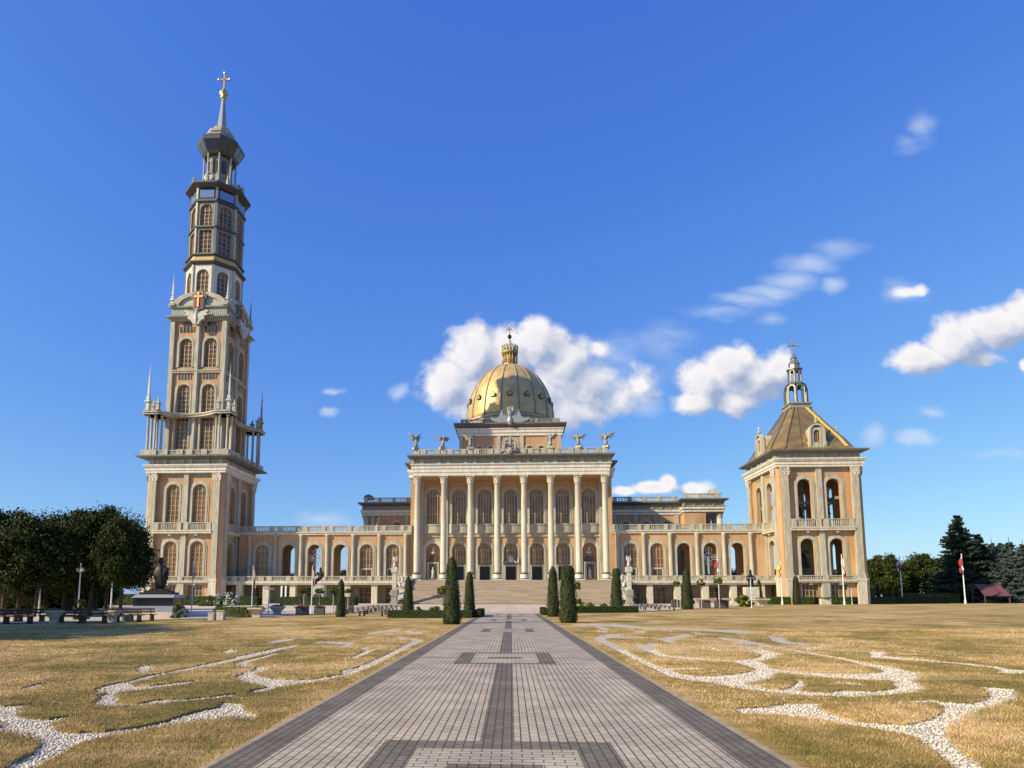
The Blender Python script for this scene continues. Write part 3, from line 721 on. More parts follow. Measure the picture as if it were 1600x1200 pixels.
lb = MB(); lb.rect(-2.4,2.4,-2.4,2.4,[(.0,47.8),(.3,48.1),(.3,48.5),(0,48.6),(0,49.0),(.35,49.2),(.35,49.5),(-.2,49.6)]); lb.build('lantern_base', M['grey'], RT)
la = MB()
for j in range(8):
    la.T = Matrix.Rotation(j*math.pi/4,4,'Z'); arch_band(la,0,.62,.98,49.5,54.0,-2.45,-2.05); la.box(-1.0,-.8,-2.6,-2.0,49.5,53.5)
la.T=None
olathe(la,[(2.1,54.3),(2.35,54.5),(2.0,54.8),(1.55,55.3)])
for j in range(8):
    la.T = Matrix.Rotation(j*math.pi/4,4,'Z'); arch_band(la,0,.36,.58,55.2,58.2,-1.5,-1.25)
la.T=None
olathe(la,[(1.3,58.3),(1.75,58.5),(1.75,58.8),(1.2,59.0),(1.15,59.9),(1.3,60.0),(.75,61.0),(.6,61.4),(.8,61.6),(.3,62.4),(.35,62.6),(.1,63.0)])
la.build('lantern', pmat('dark_silver_lantern',(.24,.24,.23),.45,metal=.4,c2=(.15,.15,.14),scale=2), RT)
lcc = MB(); lcc.lathe([(.35,49.5),(.5,50.5),(.3,52),(.5,53),(.1,55)],8); lcc.lathe([(.2,55.2),(.3,56),(.15,58.2)],8); lcc.build('lantern_bell', M['bronze'], RT)
put('cross', cross_mesh(3.8,1.25,.13,'steel'), RT, (0,0,62.7))
bellm = MB(); bellm.lathe([(1.5,0),(1.35,.3),(1.0,1.0),(.85,1.8),(.7,2.2),(.3,2.4),(.05,2.5)],14); bellm=bellm.mesh('bell',M['bronze'],True)
yk = MB(); yk.box(-1.4,1.4,-.2,.2,2.5,2.9); yk=yk.mesh('yoke',M['dark'])
for x,y,z,s,lab in ((-3.3,-4.6,20.9,1.0,'bronze bell behind the upper left arch of the open belfry'),(3.3,-4.6,21.2,.8,'bronze bell behind the upper right arch of the open belfry'),(-3.0,-4.6,8.6,1.35,'largest bronze bell, behind the lower left arch of the open belfry')):
    b_ = put('church_bell', bellm, None, (71.8+x,160+y,z+.0), 0, s); tag(b_, lab, 'bell', 'bells in the open belfry')
    y_ = put('yoke', yk, b_)

# ================================================================== BASILICA
BA = thing('basilica', 'great domed church front with eight giant columns, gold dome and brick walls behind', 'church', (0, 160, 0))
# everything below is given in world Y and shifted by this empty
def bput(mb, name, m, parent=None, sm=False):
    if parent is None: return mb.build(name, M[m], BA, (0,-160,0), sm=sm)
    return mb.build(name, M[m], parent, sm=sm)
BC = [-19.88 + 6.627*i for i in range(7)]
CXs = [-23.2 + 6.63*i for i in range(8)]
w = MB()
loops = [(x,3.6,5.7,15.3,True) for x in BC]
arch_wall(w,-25.4,25.4,5.6,17.4,loops,163,.9)
arch_wall(w,-25.4,25.4,17.4,36.0,[(x,3.6,17.9,29.3,True) for x in BC],163,.9)
w.box(-25.4,-24.4,160.3,163,0,36); w.box(24.4,25.4,160.3,163,0,36)
w.box(-25.4,-24.6,163.9,208,0,36); w.box(24.6,25.4,163.9,208,0,36); w.box(-24.6,24.6,164.6,165.2,0,36)
w.box(-25.0,25.0,163.2,208,36,36.4)
bput(w,'wall','brick')
fl = MB(); fl.box(-25.4,25.4,155.0,163,5.0,5.7); bput(fl,'portico_floor','plazap')
cl = MB(); cl.box(-23.4,23.4,157.0,162.95,31.42,31.59); bput(cl,'portico_ceiling','frame')
pe = MB(); pe.rect(-24.2,24.2,156.1,163.1,[(-.1,31.6),(.05,31.62),(.05,32.4),(.2,32.45),(.2,33.2),(.05,33.25),(.35,33.35),(.35,33.9),(.7,34.3),(.7,34.5),(0,34.55)]); bput(pe,'entablature','white')
at_ = MB(); at_.rect(-24.0,24.0,156.2,163.0,[(0,34.5),(0,36.0)]); 
for x in CXs:
    for d in (-1.15,1.15): at_.box(x+d-.45,x+d+.45,155.95,156.3,34.6,36.0)
bput(at_,'attic','grey')
co = MB(); co.rect(-24.2,24.2,156.1,163.0,[(.1,35.95),(.4,36.0),(1.4,36.35),(1.4,36.7),(.4,36.75)]); bput(co,'cornice','slab')
nc = MB(); nc.rect(-25.4,25.4,160.5,208,[(0,31.8),(.5,31.85),(.5,32.6),(.9,33.2),(.9,33.9),(.1,34.0)]); bput(nc,'side_entablature','white')
nc = MB(); nc.rect(-25.4,25.4,161.5,208,[(.05,34.9),(.5,35.0),(1.6,35.5),(1.6,35.9),(.6,35.95)]); bput(nc,'side_cornice','slab')
balo = balustrade(BA,-24.4,24.4,-4.1,36.75,1.45,None,[x for x in CXs]+[x+1.6 for x in CXs[:-1]]+[x-1.6 for x in CXs[1:]],1.2,'stone')
# giant columns
cm = MB(); cm.lathe([(.78,1.75),(.73,2.2),(.74,6),(.72,14),(.64,24.0),(.69,24.05),(.69,24.15)],24); cm=cm.mesh('column',M['cream'],True)
cb_ = MB(); cb_.box(-1.15,1.15,-1.15,1.15,0,.22); cb_.lathe([(1.05,.45),(1.05,1.45)],24); cb_=cb_.mesh('column_base',M['white'])
cr = MB(); cr.lathe([(1.12,.2),(1.12,.45)],24); cr.lathe([(1.1,1.45),(1.1,1.62),(.85,1.76)],24); cr=cr.mesh('base_ring',M['dark'])
cpm = cap_mesh(.78,2.1)
for x in CXs:
    o = put('column',cm,BA,(x,-3.0,5.7)); b2=put('column_base',cb_,o); put('base_ring',cr,o); put('capital',cpm,o,(0,0,23.9))
# portico back wall: pilaster strips, windows, balconies, doors
for x in [-22.9]+[x for x in CXs[1:-1]]+[22.9]:
    ps = MB(); ps.box(x-.45,x+.45,162.55,163.0,5.7,31.7); bput(ps,'wall_pilaster','stone')
st = MB(); st.box(-24.3,24.3,162.7,163,16.9,17.4); bput(st,'string_course','stone')
bm = MB(); N=10
prof=[(0,-1.0),(.25,-.5),(.75,-.15),(.95,0),(.95,.35),(.85,.4),(.85,1.9),(1.0,1.95),(1.0,2.3),(0,2.3)]
for i in range(len(prof)-1):
    for j in range(N):
        vs=[]
        for (o_,z_) in (prof[i],prof[i+1]):
            for jj in (j,j+1):
                u=-1+2*jj/N; vs.append((u*(2.2+min(o_,.6)), -o_*(1-abs(u)**2*.85)-.02*0, z_))
        bm.add(vs,[(0,1,3,2)])
bm=bm.mesh('balcony',M['stone'])
dj = MB(); dj.box(-1.85,-1.25,-.25,.3,0,3.6); dj.box(1.25,1.85,-.25,.3,0,3.6); dj.box(-1.95,1.95,-.3,.3,3.6,4.1); dj=dj.mesh('door_frame',M['stone'])
dr = MB(); dr.box(-1.25,1.25,.35,.4,0,3.6); dr=dr.mesh('door',M['black'])
dl = MB(); dl.box(-1.2,-.06,.3,.33,.05,3.5); dl.box(-.0,.0,.3,.33,0,3.5); dl=dl.mesh('door_leaf',M['bronze'])
tcx = MB(); tcx.box(-.85,-.73,-.05,.05,.1,4.8); tcx.box(-1.25,-.3,-.05,.05,3.3,3.42); tcx=tcx.mesh('window_cross',M['gold'])
for i,x in enumerate(BC):
    window(BA,x,3.0,17.9,3.6,11.4,kind='p',gm='glass',sur=.85,n_v=4)
    put('balcony',bm,BA,(x,3.0,17.9))
    if 0<i<6:
        window(BA,x,3.0,9.9,3.6,5.4,kind='q',gm='glass',sur=0,n_v=4)
        surround_only(BA,x,3.0,5.7,3.6,9.6,sur=.7)
        o=put('doorway',dj,BA,(x,3.05,5.7)); put('door',dr,o)
        put('window_cross',tcx,BA,(x,3.15,10.0))
    else:
        surround_only(BA,x,3.0,5.7,3.6,9.6,sur=.95,m='cream')
        n_=MB(); n_.box(-1.8,1.8,.85,.95,0,9.6); nch=n_.build('niche',M['brick'],BA,(x,3.0,5.7))
        n_=MB(); n_.box(-.9,.9,.1,.8,0,4.6); n_.box(-1.5,1.5,.0,.8,4.4,4.8); n_.box(-1.5,-1.1,.0,.6,0,4.4); n_.box(1.1,1.5,.0,.6,0,4.4); n_.box(-1.0,1.0,-.05,.8,0,.6)
        n_.build('altar_frame',M['statue'] if False else M['stone'],nch)
        n_=MB(); n_.box(-.95,.95,.0,.5,4.9,6.3); n_.box(-.8,.8,.05,.09,.6,4.3); n_.build('dark_panel',M['dark'],nch)
        n_=MB(); n_.lathe([(.15,6.6),(.6,7.0),(.75,7.4),(.3,7.5),(.45,8.2),(.2,8.6),(.05,8.8)],10,(0,.3)); n_.build('niche_bust',M['marble'],nch,sm=True); n_=MB(); n_.lathe([(.5,.6),(.35,1.8),(.42,2.6),(.16,2.95),(.22,3.3),(.05,3.55)],10,(0,-.05)); n_.build('niche_figure',M['marble'],nch,sm=True)
o_=MB(); o_.T=Matrix.Translation((0,2.6,11.2))@Matrix.Rotation(math.pi/2,4,'X'); o_.lathe([(.55,-.1),(.75,0),(.7,.15),(.4,.2),(.02,.25)],16,sy=1.3)
o_.T=None
for s in (-1,1): o_.path([(s*.7,2.6,10.8),(s*1.3,2.6,10.3),(s*1.9,2.6,10.15)],[.25,.2,.08],6); o_.lathe([(.2,10.0),(.24,10.8),(.12,11.1),(.15,11.4),(.03,11.6)],8,(s*1.9,2.6))
o_.build('oval_crest',M['marble'],BA,sm=True)

# upper block carrying the dome
db = MB(); arch_wall(db,-15.8,15.8,36,51.6,[(x,1.9,38.5,48.2,True) for x in (-9.6,-6.0,6.0,9.6)]+[(0,4.2,38.5,50.3,True)],195,.8)
db.box(-15.8,-15,195.8,249,36,51.6); db.box(15,15.8,195.8,249,36,51.6); db.box(-15,15,196.8,197.2,36,51.6); bput(db,'upper_wall','brick')
for x in (-15.3,-11.7,-3.6,3.6,11.7,15.3):
    dbp = MB(); dbp.box(x-.55,x+.55,194.6,195.1,36,51.5); bput(dbp,'upper_pilaster','stone')
for x in (-9.6,-6.0,6.0,9.6): window(BA,x,35,38.5,1.9,9.7,kind='d',gm='darkglass',n_v=1,sur=.65)
window(BA,0,35,38.5,4.2,11.8,kind='d',gm='darkglass',n_v=2,sur=.8)
e=MB(); e.rect(-15.9,15.9,194.9,249,[(0,51.4),(.3,51.45),(.3,52.2),(.15,52.3),(.5,52.4),(.5,53.1),(.8,53.6),(.8,53.8),(0,53.9)]); bput(e,'upper_entablature','white')
e=MB(); e.rect(-15.9,15.9,194.9,249,[(.2,53.8),(.5,54.1),(1.6,54.9),(1.6,55.3),(.8,55.35)]); bput(e,'upper_cornice','slab')
balustrade(BA,-15.4,15.4,35.0,55.35,1.45,None,(-15,-13.6,-8.2,-6.6,6.6,8.2,13.6,15),.9,'grey')
dr_=MB(); dr_.lathe([(16.0,55.2),(16.0,58.5),(15.7,58.6),(15.7,61.5),(16.1,61.6),(16.1,62.2),(15.4,62.4)],64,(0,62)); dr_.build('dome_drum',M['stone'],BA,sm=False)
dm=MB(); prof=[]
for i in range(25):
    a=math.pi/2*i/24; prof.append((15.35*math.cos(a)**.92 if i<24 else 0, 62.3+21.6*math.sin(a)))
prof=[p for p in prof if p[0]>2.6]+[(2.6,83.7)]
dm.lathe(prof,64); dmo=dm.build('dome',M['dome'],BA,(0,62,0),sm=True)
dribs=MB()
for j in range(16):
    q=2*math.pi*(j+.5)/16; c_,s_3=math.cos(q),math.sin(q)
    dribs.path([(p[0]*c_*1.004,p[0]*s_3*1.004,p[1]+.02) for p in prof],[.34-.2*i/len(prof) for i in range(len(prof))],6)
dribs.build('dome_rib',M['grey'],dmo,sm=True)
dd=MB(); dd.extr([(-.75,-.2),(-.95,.3),(-.95,.9),(0,1.7),(.95,.9),(.95,.3),(.75,-.2)],-.5,1.2); ddm=dd.mesh('dome_dormer',M['dark'])
de=MB(); 
for s in (-1,1): de.extr([(s*.12,-.05),(s*.55,.2),(s*.55,.9),(s*.12,1.25)][::(1 if s<0 else -1)],-.56,-.5)
dem=de.mesh('dormer_pane',M['gold'])
for j in range(16):
    q=2*math.pi*j/16; o=put('dome_dormer',ddm,dmo,(14.75*math.sin(q),-14.75*math.cos(q),68.6),q); put('dormer_pane',dem,o)
lp=MB(); lp.lathe([(3.0,83.3),(3.2,83.6),(2.7,84.0),(2.7,84.4),(2.0,84.5),(2.0,88.0),(2.8,88.2),(3.0,88.6),(3.0,88.9),(2.4,89.0)],24,(0,62)); lp.build('dome_lantern',M['oldgold'],BA,sm=False)
lpc=MB()
for j in range(16):
    q=2*math.pi*j/16; lpc.lathe([(.22,84.3),(.2,88.1)],6,(2.6*math.cos(q),62+2.6*math.sin(q)))
lpc.build('lantern_column',M['oldgold'],BA,sm=True)
lpd=MB(); 
for j in range(16):
    q=2*math.pi*j/16; lpd.lathe([(.3,88.8),(.3,90.8),(.45,90.9),(.05,91.6)],6,(2.75*math.cos(q),62+2.75*math.sin(q)))
lpd.lathe([(2.3,88.9),(2.2,90.2),(1.4,91.4),(.9,92.2),(.5,93.0),(.4,93.6),(.15,94.0)],16,(0,62)); lpd.build('lantern_crown',M['stone'],BA,sm=False)
fb=MB(); fb.lathe([(.1,93.9),(.7,94.6),(.75,95.1),(.5,95.6),(.1,95.8)],12,(0,62)); fb.build('finial_ball',M['bronze'],BA,sm=True)
put('cross',cross_mesh(3.6,1.3,.14,'gold'),BA,(0,62,95.5))
# silver winged emblem on the upper balustrade
eg=MB()
for s in (-1,1): eg.extr([(s*.6,55.3),(s*3.4,55.2),(s*5.6,56.0),(s*6.2,56.9),(s*4.2,56.7),(s*3.4,57.3),(s*2.6,59.6),(s*2.0,57.6),(s*.6,57.4)][::(1 if s<0 else -1)],33.2,33.9)
eg.lathe([(.6,54.6),(.9,55.6),(.8,56.6),(.5,57.3),(.7,57.8),(.9,58.9)],10,(0,33.5))
for j in range(8): 
    q=j*math.pi/4; eg.lathe([(.1,58.8),(.13,59.7),(.02,60.3)],5,(.85*math.cos(q),33.5+.85*math.sin(q)))
for s in (-1,1):
    for i in range(6): eg.path([(s*(.8+i*.35),33.5,57.3),(s*(1.0+i*.5),33.4,60.4-i*.45)],[.1,.03],5)
eg.build('winged_emblem',M['steel'],BA)
# transept wings rising behind the galleries
def wing(x0,x1,y0,y1,zc,open0=False,open1=False,wins=()):
    w=MB(); arch_wall(w,x0,x1,0,zc-3.7,[(x,2.6,zc-12.0,zc-5.8,True) for x in wins],y0,.8); w.box(x0,x0+.6,y0+.8,y1,0,zc-3.7); w.box(x1-.6,x1,y0+.8,y1,0,zc-3.7); w.box(x0+.6,x1-.6,y0+1.6,y0+2,0,zc-3.7)
    bput(w,'wing_wall','brick')
    for x in wins: window(BA,x,y0-160,zc-12,2.6,6.2,kind='w',gm='darkglass',n_v=2,sur=.7)
def wing_top(x0,x1,y0,y1,zc):
    e=MB(); e.rect(x0,x1,y0,y1,[(0,zc-3.9),(.3,zc-3.8),(.3,zc-3.2),(.6,zc-3.0),(.6,zc-2.4),(.8,zc-2.2),(0,zc-2.1)]); bput(e,'wing_entablature','white')
    e=MB(); e.rect(x0,x1,y0,y1,[(0,zc-2.2),(0,zc-.9)]);
    n=int((x1-x0)/2.4)
    for i in range(n+1):
        x=x0+(x1-x0)*i/n; e.box(x-.25,x+.25,y0-.3,y0,zc-2.1,zc-1.0)
    bput(e,'wing_attic','grey')
    e=MB(); e.rect(x0,x1,y0,y1,[(.1,zc-1.0),(1.3,zc-.4),(1.3,zc),(.4,zc+.05)]); bput(e,'wing_cornice','slab')
    balustrade(BA,x0+.2,x1-.2,y0+.2-160,zc+.05,1.5,None,[x0+.8+i*4.2 for i in range(int((x1-x0)/4.2)+1)],1.0,'stone')
wing(-38.6,-25.6,185,208,29.2,wins=(-33.2,-27.6)); wing_top(-43.4,-25.6,185,208,29.2)
for a_,b_ in ((-31.0,-29.9),(-38.9,-38.2)): wp=MB(); wp.box(a_,b_,184.7,185.1,18,25.5); bput(wp,'wing_pilaster','stone')
wc_=MB(); wc_.lathe([(.8,0),(.75,9.0)],16); wc_=wc_.mesh('wing_column',M['cream'],True); wcc=cap_mesh(.78,1.9)
for x,y in ((-42.7,186.2),(-40.6,186.2),(-42.7,190.5),(-42.7,196)):
    o=put('wing_column',wc_,BA,(x,y-160,14.6)); put('capital',wcc,o,(0,0,9.0))
f_=MB(); f_.box(-43.4,-38.6,185.2,208,13.9,14.6); f_.box(49,60.6,184,208,13.9,14.6); f_.box(-43.4,-38.6,204,208,14.6,25.5); bput(f_,'wing_floor','grey')
wing(25.6,49.6,187,208,29.2,wins=(27.4,33.3,39.2,45.1)); wing_top(25.6,49.0,187,208,29.2)
for x in (30.35,36.25,42.15,48.2):
    wp=MB(); wp.box(x-.5,x+.5,186.7,187,18,25.5); bput(wp,'wing_pilaster','stone')
wing(49.6,55.6,184,208,29.6); wing_top(49.6,60.6,184,208,29.6)
for x,y in ((59.8,185.2),(59.8,190),(59.8,196)):
    o=put('wing_column',wc_,BA,(x,y-160,15.0)); put('capital',wcc,o,(0,0,9.0))
sc2=MB(); sc2.extr([(0,0),(0,.9),(.6,1.7),(1.8,2.3),(3.4,2.1),(4.2,1.2),(4.6,1.4),(4.6,.6),(4.2,0)],0,1.2); scm=sc2.mesh('scroll_ornament',M['cream'])
put('scroll_ornament',scm,BA,(56.6,25.0,30.9),0,(.75,1,.75)); sc3=MB(); sc3.extr([(-4.0,0),(-3.9,1.2),(-3.2,2.0),(-1.6,2.2),(-.4,1.4),(0,0)],0,1.2); put('scroll_ornament',sc3.mesh('scroll_ornament',M['slab']),BA,(-40.4,25.4,30.2),0,(.75,1,.75))

# ================================================================== ARCADE GALLERIES
def gallery(name, label, xs, kinds, xa, xb, piers):
    g = thing(name, label, 'arcade', ((xa+xb)/2, 160, 0)); ox=(xa+xb)/2
    def gp(mb,nm,m,sm=False): return mb.build(nm,M[m],g,(-ox,-160,0),sm=sm)
    cen=[(a+b)/2 for a,b in zip(xs,xs[1:])]
    w=MB(); ops=[(c,3.4,5.5,14.9,True) for c in cen]
    arch_wall(w,xa,xb,5.4,17.4,ops,160,1.0); arch_wall(w,xa,xb,5.4,17.4,[(c,3.4,5.5,14.9,True) for c,kd in zip(cen,kinds) if kd!='w'],166,.8); gp(w,'wall','brick')
    e=MB(); e.rect(xa,xb,159.9,166.6,[(0,17.3),(.35,17.35),(.35,17.75),(.55,17.8),(.55,18.05),(0,18.1)]); gp(e,'entablature','cream')
    pr=[]
    for x in xs: pr += [x-1.0,x+1.0]
    balustrade(g,xa-ox,xb-ox,-.1,18.1,1.5,None,[p-ox for p in pr],1.0)
    pc=MB(); pc.lathe([(.62,5.4),(.62,6.0),(.48,6.1),(.44,16.6),(.62,17.0),(.62,17.35)],14); pcm=pc.mesh('pilaster',M['stone'],True)
    for x in xs: put('pilaster',pcm,g,(x-ox,-.25,0))
    dd_=MB(); dd_.box(-1.55,1.55,-.1,.15,3.0,3.4); dd_.box(-1.55,-1.3,-.1,.15,0,3); dd_.box(1.3,1.55,-.1,.15,0,3); ddm2=dd_.mesh('door_surround',M['stone'])
    dk=MB(); dk.box(-1.3,1.3,.1,.2,0,3); dkm=dk.mesh('glass_door',M['darkglass']); dk=MB(); 
    for x in (-1.25,0,1.25): dk.box(x-.06,x+.06,0,.1,0,3)
    dkb=dk.mesh('door_bar',M['frame'])
    for c,kd in zip(cen,kinds):
        if kd=='w': window(g,c-ox,0,8.9,3.4,6.0,kind='g',gm='glass',sur=0,n_v=3); surround_only(g,c-ox,0,5.5,3.4,9.4,sur=.75); 
        if kd=='w':
            o=put('door_surround',ddm2,g,(c-ox,.45,5.45)); put('glass_door',dkm,o); put('door_bar',dkb,o)
        if kd=='W': window(g,c-ox,0,5.5,3.4,9.4,kind='g',gm='glass',sur=.75)
        if kd=='o': surround_only(g,c-ox,0,5.5,3.4,9.4,sur=.75)
    ins=MB()
    for c,d,k1,k2 in zip(cen,cen[1:],kinds,kinds[1:]):
        if (k1=='o')!=(k2=='o'): x=(c+d)/2; ins.box(x-.2,x+.2,161,166,5.4,17.3)
    gp(ins,'cross_wall','grey')
    t=MB(); t.box(xa,xb,153.7,167,4.6,5.4); t.box(xa,xb,153.5,153.7,4.9,5.42); gp(t,'terrace_slab','cream')
    balustrade(g,xa-ox,xb-ox,-6.1,5.42,1.25,None,[p-ox for p in pr],1.3)
    pm=MB(); pm.box(-.7,.7,-.7,.7,0,4.6); pmm=pm.mesh('terrace_pier',M['cream'])
    for x in piers: put('terrace_pier',pmm,g,(x-ox,-5.1,0))
    lw_=MB(); arch_wall(lw_,xa,xb,0,4.6,[(c,3.4,.1,4.0,False) for c in cen],160,.7); lw_.box(xa,xb,165.6,166,0,4.6); gp(lw_,'lower_wall','grey')  # darker grey wall and dark glass stand in for the deep terrace shade
    for c in cen: window(g,c-ox,0,.1,3.4,3.9,kind='l',arched=False,gm='darkglass',n_v=2,sur=0)
    return g
LX=[-66.5+6.683*i for i in range(7)]
GL=gallery('arcade_gallery','two storey arcade wing joining the tall left tower to the church front',LX,['W','o','o','o','w','w'],-69.4,-25.45,LX)
RX=[26.4+6.5*i for i in range(6)]
GR=gallery('arcade_gallery','two storey arcade wing joining the church front to the right belfry',RX,['w','w','o','o','o'],25.45,62.3,RX)
# pale lattice crosses standing inside the middle arches
def lattice(x,label):
    mb=MB()
    mb.box(-.09,.09,-.09,.09,5.4,14.0); mb.box(-1.6,1.6,-.09,.09,11.4,11.6)
    for cx_,cz_,r in ((0,13.2,.8),(-1.3,11.5,.7),(1.3,11.5,.7),(0,11.5,1.0),(0,10.0,.7)):
        p=[(cx_+r*math.cos(a*math.pi/8),0,cz_+r*math.sin(a*math.pi/8)) for a in range(17)]
        mb.path(p,[.07]*17,5)
        mb.tube((cx_-r,0,cz_),(cx_+r,0,cz_),.05,n=4); mb.tube((cx_,0,cz_-r),(cx_,0,cz_+r),.05,n=4)
    o=mb.build('lattice_cross',M['fwhite'],None,(x,161.6,0)); tag(o,label,'cross')
lattice((LX[2]+LX[3])/2,'white lattice cross hung in the middle open arch of the left arcade')
lattice((RX[3]+RX[4])/2,'white lattice cross hung in the middle open arch of the right arcade')

# ================================================================== STAIRS
ss=thing('grand_staircase','wide flight of brown granite steps climbing to the church doors','stairs',(0,149,0))
sb=MB(); n=33
vsl=[]; Y0,Y1,Z1=143.0,155.0,5.7
for i in range(n):
    ya=Y0+(Y1-Y0)*i/n; yb=Y0+(Y1-Y0)*(i+1)/n; za=.15+(Z1-.15)*i/n; zb=.15+(Z1-.15)*(i+1)/n
    sb.add([(-24,ya,za),(24,ya,za),(24,ya,zb),(-24,ya,zb),(24,yb,zb),(-24,yb,zb)],[(0,1,2,3),(3,2,4,5)])
sb.build('steps',M['steps'],ss,(0,-149,0))
for s in (-1,1):
    q=MB(); poly=[(143.0,0),(143.0,1.0),(155.3,6.2),(155.3,0)]
    x0,x1=sorted((s*24.0,s*25.2)); q.add([(x,y,z) for x in (x0,x1) for y,z in poly],[(0,1,2,3)[::-1],(4,5,6,7),(0,4,5,1)[::-1],(1,5,6,2)[::-1],(2,6,7,3)[::-1]]); q.build('side_wall',M['maroon'],ss,(0,-149,0))
    q=MB(); q.add([(x,y,z+.02) for x in (x0-.15,x1+.15) for y,z in ((142.8,.95),(142.8,1.3),(155.3,6.55),(155.3,6.2))],[(3,2,1,0),(4,5,6,7),(0,1,5,4),(1,2,6,5),(2,3,7,6),(0,4,7,3)]); q.build('side_coping',M['marble'],ss,(0,-149,0))
# ================================================================== GROUND, LAWN, GRAVEL, PATH
g=MB(); g.add([(-900,-60,-.12),(900,-60,-.12),(900,1800,-.12),(-900,1800,-.12)],[(0,1,2,3)])
struct(g.build('ground',pmat('far_ground',(.16,.15,.06),.9,c2=(.10,.11,.04),scale=.05)))
rng=np.random.default_rng(5)
